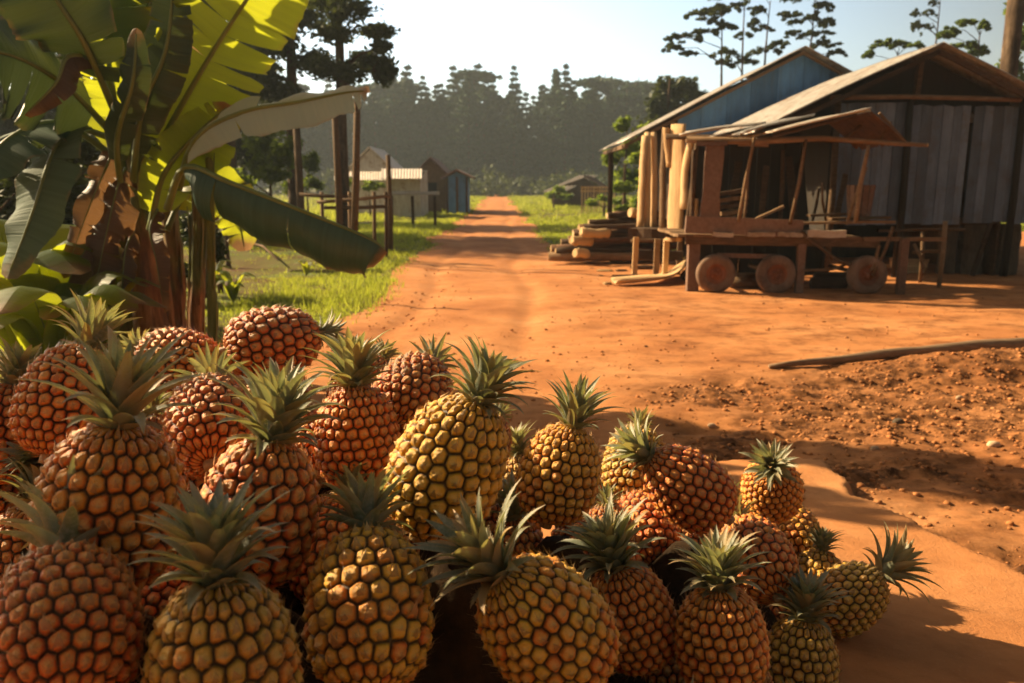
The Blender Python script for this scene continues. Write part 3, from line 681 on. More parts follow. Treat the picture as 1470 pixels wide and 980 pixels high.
for k,(cx_,cy_,wp,sz0,ang,tl,c,rd,cs,lab) in enumerate(PIN):
    cs*=1.0
    D,rv,ax,sz,asp,_=pos[k]; ctr=Vector((0,0,CH))+rv*D
    base=ctr-ax*sz*asp*.5
    if lab is None and ctr.z<hz(ctr.x,ctr.y)-.03: dropped+=1; continue
    _q=proj(ctr)
    if lab is None and 590<_q[0]<735 and 915<_q[1]<1060: dropped+=1; continue

    e=empty('pineapple',base,lab or ('shaded pineapple buried deep in the gaps of the heap' if k<NF0 else 'pineapple lying low on the dark flank of the heap'),'pineapple','pineapples heaped in the foreground')
    q=ax.to_track_quat('Z','Y'); e.rotation_mode='QUATERNION'
    from mathutils import Quaternion
    e.rotation_quaternion=q@Quaternion((0,0,1),k*1.7)
    e.scale=(sz,sz,sz)
    f=bpy.data.objects.new('fruit',FM[k%5]); col.objects.link(f); f.parent=e; f.color=(*[x*random.uniform(.92,1.08)*(.6 if lab is None else 1) for x in c],rd)  # filler fruit tinted darker, shade of the gaps put into the colour
    cr=bpy.data.objects.new('crown',CM[(k*3+1)%4]); col.objects.link(cr); cr.parent=e; cr.location=(0,0,asp-.03); s_=cs*random.uniform(.95,1.05); cr.scale=(s_,s_,s_); cr.rotation_euler=(0,0,k*.9)
print('dropped',dropped)

# ---------------------------------------------------------------- banana
def crspline(P,n):
    P=[Vector(p) for p in P]; P=[P[0]*2-P[1]]+P+[P[-1]*2-P[-2]]; out=[]
    m=len(P)-3
    for i in range(n):
        t=i/(n-1)*m; k=min(int(t),m-1); t-=k; a,b,c,d=P[k:k+4]
        out.append(.5*((2*b)+(c-a)*t+(2*a-5*b+4*c-d)*t*t+(3*b-a-3*c+d)*t*t*t))
    return out
def banana_leaf(pts,W,mat,face,droop=(.2,.2),seed=0,tears=6,petiole=.12,half=(1,1),parent=None,n=60,label=None,wave=.05,blunt=.5,ribr=.011):
    """midrib through pts; face = direction the blade's upper side looks; droop = fold of each half in radians"""
    rs=random.Random(seed); C_=crspline(pts,n); face=Vector(face).normalized()
    V=[];Fc=[];al=[];ac=[];tn=[]
    for h,sg in enumerate((-1,1)):
        if half[h]<=0: continue
        tr=sorted(rs.sample(range(int(n*.2),n-4),tears)) if tears else []
        dro=droop[h]; prev=None; cut=False; tj=0; ph_=rs.random()*6
        MI=7
        for i in range(n):
            q=i/(n-1)
            if q<petiole: continue
            t=(C_[min(i+1,n-1)]-C_[max(i-1,0)]).normalized(); side=t.cross(face)
            if side.length<.02: side=t.cross(Vector((.1,.2,1)))
            side.normalize(); nr_=side.cross(t).normalized()
            qq=(q-petiole)/(1-petiole)
            wd=W*half[h]*(math.sin(math.pi*min(1,.06+qq*.94)**.85)**blunt if qq<.97 else .35*(1-qq)/.03+.02)
            for rep in range(2 if i in tr else 1):
                if rep==1: tj=rs.uniform(-.28,.28); prev=None
                row=[]
                for m in range(MI+1):
                    f=m/MI; an=(dro+tj*.8)*(.55+.6*f)+wave*math.sin(i*.55+ph_)*f*2
                    rag=(1 if f<.99 else 1-.06*rs.random())
                    sh=0
                    if i in tr: sh=(-1 if rep==0 else 1)*f*f*W*.05*(1+rs.random())
                    ct_=(f*wd*rag)
                    p=C_[i]+side*sg*ct_*math.cos(an)-nr_*ct_*math.sin(an)+t*(.16*f*wd+sh)
                    row.append(len(V)); V.append(tuple(p)); al.append(q); ac.append(f); tn.append(.5)
                if prev:
                    for m in range(MI): Fc.append((prev[m],prev[m+1],row[m+1],row[m]))
                prev=row
    me=bpy.data.meshes.new('leaf'); me.from_pydata(V,[],Fc)
    for k_,val in (('along',al),('across',ac),('tone',tn)): me.attributes.new(k_,'FLOAT','POINT').data.foreach_set('value',np.array(val,dtype=np.float32))
    me.polygons.foreach_set('use_smooth',[True]*len(me.polygons)); me.materials.append(mat); me.update()
    o=bpy.data.objects.new('leaf',me); col.objects.link(o); o.parent=parent; o.location=-Vector(parent.location)
    if label: o['label']=label
    b=MB(); b.tube([Vector(p)-Vector((0,0,0)) for p in C_[::3]],[ribr*(1.5-1.3*i/(n/3)) for i in range(len(C_[::3]))],6)
    r_=b.build('midrib',M['rib'],None,True); r_.parent=o
    return o
def stems(parent,specs,mat='sheath'):
    for (a,b,r0,r1,lab) in specs:
        m=MB(); a=Vector(a); b=Vector(b); k=10; pp=[];rr=[]
        for i in range(k+1):
            q=i/k; pp.append(a.lerp(b,q)+Vector((random.uniform(-.01,.01),random.uniform(-.01,.01),0))); rr.append((r0+(r1-r0)*q)*(1+.06*math.sin(i*2.1+a.x*9)))
        m.tube(pp,rr,14,rough=.05)
        # peeling sheath strips
        for j in range(int(6+r0*70)):
            an=random.random()*6.28; q0=random.random()*.6; q1=q0+.25+.3*random.random(); pts_=[]; 
            for s_ in range(5):
                q=min(1,q0+(q1-q0)*s_/4); c_=a.lerp(b,q); rr_=(r0+(r1-r0)*q)*(1.02+.04*random.random())+(.03*s_*s_/16*random.random())
                pts_.append(c_+Vector((math.cos(an+s_*.05)*rr_,math.sin(an+s_*.05)*rr_,0)))
            m.tube(pts_,[r0*.16,r0*.2,r0*.2,r0*.14,.003],4)
        o=m.build('stem',M[mat],parent,True)
B=5.0
bp=empty('banana_plant',(pt(200,470,B).x,B,hz(pt(200,470,B).x,B)),'big banana plant with wide sunlit leaves and thick reddish stem behind the heap','banana plant','banana plants at the left')
zb=bp.location.z
def gr(px,Y): x=pt(px,300,Y).x; return Vector((x,Y,hz(x,Y)-.03))
stems(bp,[(gr(205,B),pt(184,120,B+.03),.125,.03,None),(gr(262,B+.1),pt(285,215,B+.1),.05,.028,None),(gr(290,B-.1),pt(300,190,B-.1),.035,.02,None),(gr(160,B+.15),pt(160,150,B+.1),.10,.03,None),(gr(245,B+.25),pt(238,250,B+.2),.06,.04,None)])
S0=pt(195,225,B)
def L(pts,*a,**k):
    k.setdefault('ribr',.015); return banana_leaf([pt(*p) for p in pts],*a,parent=k.pop('plant',bp),**k)
# upright sunlit leaf
L([(178,250,B),(160,120,B+.05),(142,0,B+.1),(118,-130,B+.1)],.30,M['banana'],(.55,-.8,-.15),(.0,.0),1,6,.2,(.7,1.15))
# broad leaf running up to the right
L([(205,255,B),(250,170,B-.1),(305,75,B-.2),(375,-35,B-.3),(425,-130,B-.3)],.31,M['banana'],(.42,-.88,-.2),(.05,.12),2,9,.1,(1.0,1.12))
L([(190,270,B-.1),(203,160,B-.3),(238,70,B-.35),(252,-60,B-.35)],.15,M['banana_dark'],(.1,-.95,.1),(.25,.2),14,5,.15,(1,1))
L([(175,280,B-.1),(168,200,B-.35),(190,120,B-.5),(196,40,B-.5)],.10,M['banana_dark'],(.3,-.95,.1),(.4,.3),17,3,.2,(1,1))
# its torn lower lobe, a younger leaf behind
L([(200,300,B+.1),(225,215,B+.15),(262,130,B+.2),(290,70,B+.3)],.30,M['banana'],(.6,-.75,-.2),(.0,.0),3,5,.15,(.8,1))
L([(215,330,B-.1),(235,250,B-.15),(285,190,B-.2),(330,150,B-.25)],.24,M['banana'],(.5,-.8,-.1),(.1,.3),33,4,.1,(.6,1.1))
# arching leaf reaching over to the posts
L([(250,300,B+.2),(278,205,B-.35),(345,162,B-.4),(425,147,B-.4),(495,133,B-.4),(527,130,B-.4)],.17,M['banana_pale'],(-.15,-.7,.75),(.25,.35),4,3,.16,(.8,1.0),label='pale arching leaf with a dry brown tip')
# low drooping dark leaf on the right
L([(240,300,B-.3),(266,240,B-.4),(330,262,B-.5),(440,305,B-.6),(530,342,B-.65),(556,362,B-.65)],.30,M['banana_teal'],(.0,-.2,1),(.7,1.35),5,2,.18,(.35,1.0),label='dark drooping leaf with a curled brown tip',blunt=.32)
# hanging leaf bottom right, sunlit
L([(285,300,B+.2),(312,262,B+.25),(338,300,B+.25),(352,360,B+.2)],.17,M['banana'],(.4,-.8,.4),(.1,.2),6,4,.2,(1,1))
L([(240,330,B+.1),(262,285,B+.2),(300,270,B+.3),(335,300,B+.4)],.14,M['banana'],(-.3,-.9,.3),(.3,.3),16,3,.2,(1,1))
# left side
L([(170,230,B),(110,190,B-.2),(78,215,B-.5),(45,310,B-.7),(10,400,B-.8)],.22,M['banana_grey'],(-.2,-.75,.5),(.15,.35),7,2,.25,(.9,1),label='grey green leaf hanging down at the left')
L([(165,200,B),(80,175,B-.3),(10,200,B-.6),(-50,270,B-.8)],.24,M['banana_grey'],(-.1,-.55,.8),(.3,.5),8,3,.2,(1,1))
L([(160,190,B),(90,120,B-.4),(0,75,B-.7),(-110,90,B-.9)],.36,M['banana_dark'],(.1,-.8,.5),(.2,.3),9,5,.12,(1,1))
L([(165,160,B-.2),(120,60,B-.5),(70,-20,B-.6),(30,-110,B-.7)],.30,M['banana_dark'],(-.2,-.95,.1),(-.1,.1),10,4,.15,(1,.8))
L([(175,200,B-.1),(150,100,B-.3),(100,80,B-.5),(80,120,B-.6),(35,165,B-.65)],.10,M['banana_dry'],(0,-.6,.8),(.9,.9),11,2,.3,(1,1),label='dry brown folded leaf')
L([(180,180,B+.1),(200,60,B+.2),(225,-40,B+.3),(240,-150,B+.3)],.26,M['banana_dark'],(.5,-.85,.1),(.0,.1),12,5,.2,(1,.6))
L([(205,260,B+.1),(180,170,B+.3),(195,90,B+.4),(205,20,B+.5)],.28,M['banana'],(.2,-.95,.1),(.0,.1),13,5,.2,(1,1))
for k,(x0,x1,y0_,y1,w_) in enumerate(((168,128,240,455,.15),(150,92,215,400,.10),(215,236,300,450,.09),(140,70,300,465,.16),(180,172,330,470,.08))):
    L([(x0+12,y0_,B-.12),(x0,y0_+30,B-.2),(x0*.55+x1*.45,(y0_+y1)/2,B-.27),(x1,y1,B-.25)],w_,M['banana_dry'],(random.uniform(-.8,.8),-.8,.2),(random.uniform(.3,1.2),random.uniform(.3,1.2)),40+k,5,.02,(1,random.uniform(.5,1)),n=36,ribr=.005,wave=.15,label='dead brown leaf hanging beside the stem')
# second plant, added out of view at left to shade the heap
B2=1.75
shade_plant=empty('banana_plant',(-2.9,B2,hz(-2.9,B2)),'second banana plant added out of view at the left to shade the heap','banana plant','banana plants at the left')
p0=Vector((-2.9,B2,0)); stems(shade_plant,[(p0+Vector((0,0,hz(-2.9,B2)-.03)),p0+Vector((.05,0,1.7)),.14,.07,None),(p0+Vector((.5,.5,.0)),p0+Vector((.55,.5,1.3)),.07,.04,None)])
c0=p0+Vector((0,0,1.6))
def L2(az,ln,up,dr,W,mat='banana',sd_=0,face=None):
    d=Vector((math.sin(R(az)),math.cos(R(az)),0)); P=[c0,c0+d*ln*.25+Vector((0,0,up*.7)),c0+d*ln*.6+Vector((0,0,up)),c0+d*ln+Vector((0,0,up-dr))]
    banana_leaf(P,W,M[mat],face or (0,0,1),(.35,.45),sd_,6,.12,parent=shade_plant)
L2(100,1.2,.70,.3,.30,sd_=61); L2(140,1.4,.8,.5,.34,sd_=63); L2(20,.9,.5,.4,.30,sd_=64)
L2(-60,1.6,.8,.5,.34,sd_=65); L2(-130,1.6,.9,.6,.34,sd_=66); L2(78,1.25,.2,.8,.20,sd_=67); L2(190,1.6,.9,.4,.3,sd_=68)
# low young shoots at the foot
def shoot(px,py,Y,h,label,nn=7,mat='banana',W=.05):
    g=gp(px,py) if Y is None else Vector((pt(px,300,Y).x,Y,hz(pt(px,300,Y).x,Y)))
    e=empty('young_plant',g,label,'plant','young leafy plants on the left verge'); 
    for k in range(nn):
        a=k*2.4; d=Vector((math.cos(a),math.sin(a),0)); hh=h*random.uniform(.7,1.1)
        banana_leaf([g,g+d*hh*.15+Vector((0,0,hh*.6)),g+d*hh*.4+Vector((0,0,hh)),g+d*hh*.8+Vector((0,0,hh*.85))],W*hh/.3,M[mat],d*-.6+Vector((0,0,.8)),(.2,.2),70+k,0,.1,parent=e,n=18,ribr=.003)
shoot(335,438,None,.32,'small young shoot with upright leaves between banana stem and grass',8)
shoot(305,425,None,.36,'young shoot right beside the thin banana stem',6)
shoot(440,398,None,.22,'tiny bright seedling standing in the sunny grass left of the road',5)
shoot(60,470,4.4,.7,'yellow green young plant low at the left edge behind the heap',9,W=.07)
shoot(20,440,4.9,.9,'broad leaved plant in sun at the left edge under the hanging leaf',8,W=.08)
shoot(108,455,4.6,.6,'leafy shoot left of the thick banana stem',8,W=.06)

# ---------------------------------------------------------------- trees
def leafcloud(clumps,size,seed,flat=.6,droop=0,spread=.40):
    """many small leaf faces through each clump's volume; returns V, F(4), tone"""
    rs=np.random.RandomState(seed); Vs=[];tn=[]
    for (c,rx,ry,rz,n) in clumps:
        n=int(n); d=rs.randn(n,3); d/=np.linalg.norm(d,axis=1)[:,None]; rr=rs.rand(n)**.45
        sub_=rs.randn(max(6,n//16),3); sub_/=np.linalg.norm(sub_,axis=1)[:,None]; sub_*=rs.rand(len(sub_),1)**.5
        pick=sub_[rs.randint(0,len(sub_),n)]; P=d*rr[:,None]*spread+pick*(1.2-spread)
        P=P*np.array([rx,ry,rz])+np.array(c); 
        if droop: P[:,2]-=droop*((P[:,0]-c[0])**2+(P[:,1]-c[1])**2)/max(rx,.1)**2*rz
        a=rs.randn(n,3); a[:,2]*=flat; a/=np.linalg.norm(a,axis=1)[:,None]
        b=np.cross(a,rs.randn(n,3)); b/=np.linalg.norm(b,axis=1)[:,None]
        s=size*(.5+rs.rand(n))[:,None]; a=a*s; b=b*s*.45
        Vs.append(np.stack([P-a*.9,P-b,P+a,P+b],1).reshape(-1,3)); tn.append(np.repeat(np.clip(rs.rand(n)*.6+rs.rand()*.4,0,1),4))
    V=np.concatenate(Vs); return V,np.arange(len(V)).reshape(-1,4),np.concatenate(tn)
def tree(name,base,height,clumps,label,cat='tree',group=None,mat='leaf_dark',size=.12,tr=.15,bark='bark',seed=0,lean=0,droop=0,branches=True,spread=.40):
    base=Vector(base); e=empty(name,base,label,cat,group); m=MB(); rnd=random.Random(seed)
    k=9; tp=[]; 
    for i in range(k+1):
        q=i/k; tp.append(Vector((lean*q*height+.03*height*math.sin(q*5+seed)*q*.4,.02*height*math.cos(q*4+seed)*q*.4,q*height-.05)))
    m.tube(tp,[tr*(1.25 if i==0 else 1)*(1-.85*i/k) for i in range(k+1)],8,rough=.06)
    if branches:
        for (c,rx,ry,rz,n) in clumps:
            c=Vector(c); zq=min(max((c.z-.25*math.hypot(c.x,c.y)-rz*.3)/height,.1),.98); i=zq*k; p=tp[int(i)].lerp(tp[min(int(i)+1,k)],i%1)
            mid=p.lerp(c,.5)+Vector((0,0,.05*height*rnd.random())); r_=tr*.32*(1.1-zq)
            m.tube([p,mid,c],[r_+.01,r_*.7+.006,.006],5)
            for j in range(3):
                q=Vector((rnd.uniform(-1,1)*rx*.8,rnd.uniform(-1,1)*ry*.8,rnd.uniform(-.3,.5)*rz)); m.tube([mid.lerp(c,.3+.2*j),c+q],[r_*.4+.005,.004],4)
    t=m.build('trunk',M[bark],None,True); t.parent=e
    V,Fq,tn=leafcloud(clumps,size,seed,droop=droop,spread=spread); o=npmesh('crown',V,Fq,M[mat],{'tone':tn},smooth=False,parent=e)
    return e
# far pines, one builder, three meshes, individuals copied
def pine(h,seed,rad=.17):
    rnd=random.Random(seed); cl=[]; n=20
    for i in range(n):
        q=.12+.86*i/(n-1); r=h*rad*1.15*(1-q)**.85*rnd.uniform(.6,1.2)+.10
        m=6 if q<.85 else 3
        for j in range(m):
            a=j*6.283/m+rnd.random()*2; cl.append(((math.cos(a)*r*.6,math.sin(a)*r*.6,q*h-.2*r),r*.62,r*.62,h*.013+.05,60 if q<.85 else 34))
    return cl
protos=[]
FY=105
def roundt(h,seed):
    rnd=random.Random(seed); cl=[]
    for i in range(34):
        a=rnd.random()*6.28; q=rnd.uniform(.25,1); d=h*.20*math.sqrt(max(0,1-((q-.6)/.42)**2))*rnd.random()**.4
        cl.append(((math.cos(a)*d,math.sin(a)*d,q*h*.94),h*rnd.uniform(.05,.10),h*rnd.uniform(.05,.10),h*rnd.uniform(.03,.06),200))
    return cl
kinds=[('broad leafy tree',roundt(13,8),13),('dark conical pine',pine(15.5,1),15.5),('broad layered pine',pine(14.5,2,.21),14.5),('ragged thin pine',pine(16,3,.14),16)]
rs=random.Random(4); k=0
xs=[i for i in range(395,1010,22)]
for r_,yo in enumerate((0,9,20)):
    for px in xs:
        kk=rs.choice((0,1,1,2,2,2,3,3)); pxx=px+rs.uniform(-9,9)+r_*7; Y=FY+yo+rs.uniform(-3,3); x=pt(pxx,265,Y).x
        want=(265-rs.uniform(104,150)+ (4 if 500<pxx<900 else -6))/F*Y+CH
        if len(protos)<4 and (kk==len(protos) or len(protos)==0):
            kk=len(protos)
            e=tree('leafy_tree' if kk==0 else 'pine_tree',(0,0,0),kinds[kk][2],kinds[kk][1],'','tree','trees of the far treeline beyond the road end','leaf_far',.27,.17,seed=kk,branches=False); protos.append(e); t=e
        elif kk<len(protos): t=copy_tree(protos[kk])
        else: kk=len(protos)-1 if protos else 0; t=copy_tree(protos[kk]) if protos else None
        if t is None: continue
        s=want/kinds[kk][2]; t.location=(x,Y,0); t.scale=(s*1.25,s*1.25,s); t.rotation_euler=(0,0,rs.random()*6)
        t['label']='far hazy '+kinds[kk][0]+(' in the front row of the treeline beyond the road end',' in the middle of the treeline, half covered by nearer pines',' at the back of the treeline, only its top showing')[r_]
# dense low wood that fills the foot of the treeline
def forest(name,x0,x1,y0,y1,z1,n,label,mat='leaf_far',size=.34,seed=1):
    rs=np.random.RandomState(seed); cl=[]
    for i in range(n):
        x=rs.uniform(x0,x1); y=rs.uniform(y0,y1); r=rs.uniform(1.5,3.2); cl.append(((x,y,rs.uniform(.2,z1)),r,r,r*.8,160))
    V,Fq,tn=leafcloud(cl,size,seed); o=npmesh(name,V,Fq,M[mat],{'tone':tn},smooth=False); fin(o,label,'forest',None,'stuff')
forest('forest',-75,60,110,122,6.5,520,'dark hazy undergrowth and lower branches of the distant wood',seed=2)
forest('undergrowth',-26,22,84,95,1.6,70,'low green scrub in front of the distant wood',mat='leaf_dark',size=.3,seed=3)
# left-hand dark trees
def clumps_px(lst,base,Y,n=500,dz=.6):
    out=[]
    for (px,py,rx,ry) in lst:
        c=pt(px,py,Y)-Vector(base); out.append(((c.x,c.y+random.uniform(-.6,.6),c.z),rx/F*Y,rx/F*Y*.8,ry/F*Y,n))
    return out
def tpx(px,Y): x=pt(px,265,Y).x; return Vector((x,Y,hz(x,Y)))
b_=tpx(424,21); tree('tall_tree',b_,8.5,clumps_px([(400,60,40,26),(440,25,36,24),(380,125,42,25),(450,90,30,20),(420,140,30,18),(360,90,40,30),(430,-30,50,30),(380,10,40,28),(395,170,26,14)],b_,21,1000),'tall tree with twin dark trunk above the arching banana leaf',mat='leaf_dark',size=.075,tr=.22,seed=11,spread=.62)
b_=tpx(437,22); m=MB(); 
b_=tpx(492,19); tree('tall_tree',b_,9.5,clumps_px([(505,20,46,20),(535,38,32,14),(480,50,38,20),(520,80,26,16),(545,95,22,26),(500,105,36,20),(470,100,26,20),(552,72,16,10),(556,100,12,8),(500,-25,60,26),(465,0,34,26)],b_,19,850),'tall dark tree with drooping clumps against the bright sky, left of the road',mat='leaf_dark',size=.068,tr=.17,seed=12,spread=.62)
b_=tpx(330,19); tree('tall_tree',b_,9,clumps_px([(300,60,60,40),(340,120,50,34),(270,130,50,40),(330,0,60,40),(350,170,36,24),(250,40,50,50),(290,-60,70,40)],b_,19,600),'dense dark tree seen between the two big banana leaves',mat='leaf_dark',size=.11,tr=.2,seed=13)
b_=tpx(120,21); tree('tall_tree',b_,11,clumps_px([(60,40,110,80),(150,60,100,80),(20,160,110,80),(120,190,100,70),(220,0,90,70),(200,130,70,60),(-90,80,110,90),(80,-80,140,80),(10,260,90,50),(110,290,80,46),(200,250,60,50)],b_,21,1900),'broad dark tree filling the background behind the banana stem',mat='leaf_dark',size=.12,tr=.3,seed=14)
b_=tpx(-60,20); tree('tall_tree',b_,11,clumps_px([(-60,40,120,90),(-20,180,110,80),(-140,150,120,90),(-80,-80,140,90),(-40,300,90,70)],b_,20,1700),'dark tree cut by the left edge of the photo',mat='leaf_dark',size=.10,tr=.22,seed=15)
b_=tpx(250,27); tree('tall_tree',b_,13,clumps_px([(250,40,80,60),(340,60,60,50),(200,130,90,60),(300,150,70,50),(370,120,40,40),(260,220,90,40),(350,210,50,30),(180,10,80,60),(310,-20,90,50)],b_,27,1300),'farthest of the dark trees at left, filling the gaps between the banana leaves',mat='leaf_dark',size=.13,tr=.3,seed=19,spread=.55)
b_=tpx(388,17); tree('small_tree',b_,2.2,clumps_px([(385,205,34,22),(360,235,32,20),(410,225,22,20),(350,200,24,14),(395,250,26,14),(340,260,22,14),(428,208,16,12)],b_,17,420),'bright leafy small tree below the arching banana leaf',mat='leaf_mid',size=.07,tr=.05,seed=16)
b_=tpx(320,12); tree('bush',b_,1.2,clumps_px([(330,265,30,24),(300,280,26,20),(355,285,26,14)],b_,12,420),'shaded bush behind the thin banana stems','bush',mat='leaf_mid',size=.06,tr=.04,seed=17)
b_=tpx(440,23); tree('bush',b_,1.3,clumps_px([(440,235,16,20),(455,262,20,12),(425,270,18,10)],b_,23,300),'green bush between the dark trunk and the tall posts','bush',mat='leaf_mid',size=.08,tr=.05,seed=18)
b_=tpx(530,30); tree('bush',b_,1.2,clumps_px([(500,262,14,8),(535,266,18,8)],b_,30,200),'small bush in front of the far gabled house','bush',mat='leaf_mid',size=.09,tr=.05,seed=19)
for (px,Yb,lst,lab,sd_) in ((110,7.6,[(60,290,50,50),(130,270,50,46),(110,350,70,60),(40,380,60,50),(180,330,50,60),(90,220,50,36)],'dark shaded bush behind the hanging dead leaves of the banana plant',51),
   (285,8.6,[(262,330,26,34),(300,350,24,30),(280,390,30,26)],'low dark bush between the thin banana stems',52),(-20,6.8,[(-30,300,60,60),(20,250,50,50),(0,390,60,60)],'dark shaded bush at the very left edge',53)):
    b_=tpx(px,Yb); tree('bush',b_,1.0,clumps_px(lst,b_,Yb,900),lab,'bush',mat='leaf_dark',size=.05,tr=.04,seed=sd_)
# round and layered trees behind the sheds
Y=34
b_=tpx(955,Y); tree('round_tree',b_,5.5,clumps_px([(985,125,28,20),(960,130,22,24),(1005,145,26,16),(975,165,36,20),(945,160,22,30),(930,200,26,34),(980,200,40,26)],b_,Y,620),'rounded olive green tree left of the blue gable',mat='leaf_dark',size=.14,tr=.2,seed=21)
def umb(px,Y,lst,lab,seed,n=300,size=.06,h=None,dr=.5,mat='leaf_dark'):
    b=tpx(px,Y); hh=h or (pt(px,min(l[1] for l in lst)+8,Y).z); rnd=random.Random(seed); big=clumps_px(lst,b,Y,n); e=tree('umbrella_tree',b,hh,big,lab,'tree','layered trees behind the sheds',mat,size,.10,seed=seed,droop=dr)
    old=[q for q in e.children if q.name.startswith('crown')][0]; bpy.data.objects.remove(old); sub_=[]
    for (c,rx,ry,rz,_) in big:
        for q in range(15):
            a=rnd.random()*6.283; d=rnd.random()**.6; x=math.cos(a)*d*rx*1.15; y=math.sin(a)*d*ry*1.15
            sub_.append(((c[0]+x,c[1]+y,c[2]+rz*(.55-1.1*d*d)+rnd.uniform(-.3,.3)*rz),rx*rnd.uniform(.16,.36),rx*rnd.uniform(.16,.36),rz*rnd.uniform(.25,.5),int(n*.17)))
    V,Fq,tn=leafcloud(sub_,size,seed,spread=.8); npmesh('crown',V,Fq,M[mat],{'tone':tn},smooth=False,parent=e)
    return e
umb(1028,30,[(1005,22,20,7),(1030,12,20,7),(985,50,22,7),(1012,46,20,6),(965,68,12,6),(1040,40,14,6),(1025,30,12,5),(990,76,14,4)],'leftmost layered tree with flat drooping clumps behind the blue shed',31,460)
umb(1058,32,[(1045,74,18,9),(1058,10,16,6),(1065,52,12,5),(1075,85,14,7),(1040,92,14,8),(1060,-14,30,9)],'thin layered tree just right of the leftmost one behind the blue shed',32,420)
umb(1090,31,[(1090,16,10,8),(1100,38,12,5),(1098,72,20,8),(1115,66,14,6),(1088,30,8,8),(1090,-10,26,9)],'middle layered tree above the blue gable peak',33,330)
umb(1150,30,[(1135,22,18,6),(1155,30,20,7),(1178,12,16,7),(1192,30,10,9),(1168,50,20,6),(1190,62,18,7),(1208,74,12,6),(1140,48,14,4),(1160,-12,34,10)],'broad layered tree arching out to the right over the blue gable',34,430)
umb(1322,34,[(1318,40,8,10),(1333,20,10,6),(1336,5,7,4),(1312,20,6,6),(1330,38,8,4),(1316,-12,12,8),(1308,36,6,5)],'thin spindly tree standing between the two roofs',35,200,.05)
umb(1272,26,[(1272,62,18,6),(1290,66,12,5),(1256,74,10,6),(1304,68,10,4)],'low green dome tree left of the grey shed ridge',36,620,.055,mat='leaf_mid')
umb(1385,26,[(1385,34,18,6),(1365,44,14,7),(1400,42,8,8),(1350,52,10,5),(1392,64,20,8),(1408,74,12,9)],'green domed tree right of the grey shed ridge',37,620,.055,mat='leaf_mid')
b_=tpx(1462,22); tree('tall_tree',b_,8,clumps_px([(1456,20,16,16),(1450,60,16,18),(1465,90,18,18),(1490,40,30,30),(1480,120,30,30),(1468,-20,30,20)],b_,22,420),'leafy tree with pale trunk at the right edge behind the grey roof',mat='leaf_mid',size=.10,tr=.13,bark='bark',seed=38)
# bare trunk rising behind the grey shed
g=tpx(1428,16); m=MB(); m.tube([g+Vector((0,0,-.1)),g+Vector((.02,0,2.5)),g+Vector((0,0,7))],[.17,.155,.14],14,rough=.03)
fin(m.build('tree_trunk',M['bark'],None,True,origin=g),'thick bare trunk rising behind the right slope of the grey shed roof','tree trunk')
# bushes by the road on the right
b_=tpx(897,24); tree('small_tree',b_,3,clumps_px([(893,178,14,12),(903,210,18,14),(880,225,16,14),(915,225,20,16),(905,255,24,18),(930,262,22,20),(890,268,18,10),(925,190,14,14)],b_,24,420),'bright green small tree seen through the open porch of the blue shed',mat='leaf_bright',size=.08,tr=.07,seed=41)
b_=tpx(795,42); tree('bush',b_,1,clumps_px([(800,272,14,6),(790,280,10,5),(812,282,12,5)],b_,42,260),'yellow green bush by the tin roofed hut right of the road','bush',mat='leaf_bright',size=.11,tr=.05,seed=42)
b_=tpx(868,30); tree('bush',b_,.9,clumps_px([(868,284,14,6),(885,288,16,7),(850,290,10,5)],b_,30,240),'low bright bush left of the porch post','bush',mat='leaf_bright',size=.09,tr=.05,seed=43)
b_=tpx(922,20); tree('bush',b_,1.1,clumps_px([(915,290,16,12),(945,285,16,16),(900,300,14,8)],b_,20,360),'leafy bush behind the timber slabs','bush',mat='leaf_bright',size=.06,tr=.04,seed=44)

# ---------------------------------------------------------------- sheds
def corr_sheet(a,b,c,d,pitch=.076,amp=.012,thick=.004,nl=10,sag=0,rag=0,along='ab',seed=0):
    """corrugated sheet through corners a,b,c,d (a-b one edge, d-c the opposite); ribs run a->d; returns MB"""
    a,b,c,d=[Vector(p) for p in (a,b,c,d)]; rnd=random.Random(seed)
    nw=max(8,int((b-a).length/pitch*6)); n=(b-a).cross(d-a).normalized()
    if n.z<0: n=-n
    mb=MB(); vs=[]; N=nl+1
    jag=[rnd.uniform(-rag,rag) for _ in range(nw//6+2)]
    for side in (0,1):
        for i in range(nw+1):
            u=i/nw; p0=a.lerp(b,u); p1=d.lerp(c,u); e0=jag[i//6]; 
            for j in range(N):
                v=j/nl; vv=v*(1+ (e0/(p1-p0).length)); q=p0.lerp(p1,vv)
                h=amp*math.sin(u*nw/6*2*math.pi)+sag*(math.sin(v*math.pi)*.6+.5*math.sin(u*7+v*5+seed)*.5)
                vs.append(q+n*(h-side*thick))
    fs=[]; o=(nw+1)*N
    for i in range(nw):
        for j in range(nl):
            k=i*N+j; fs.append((k,k+1,k+N+1,k+N)); fs.append((o+k,o+k+N,o+k+N+1,o+k+1))
        k=i*N; fs.append((k,k+N,o+k+N,o+k)); k=i*N+nl; fs.append((k,o+k,o+k+N,k+N))
    for j in range(nl):
        fs.append((j,o+j,o+j+1,j+1)); k=nw*N+j; fs.append((k,k+1,o+k+1,o+k))
    mb.add(vs,fs,.5); return mb
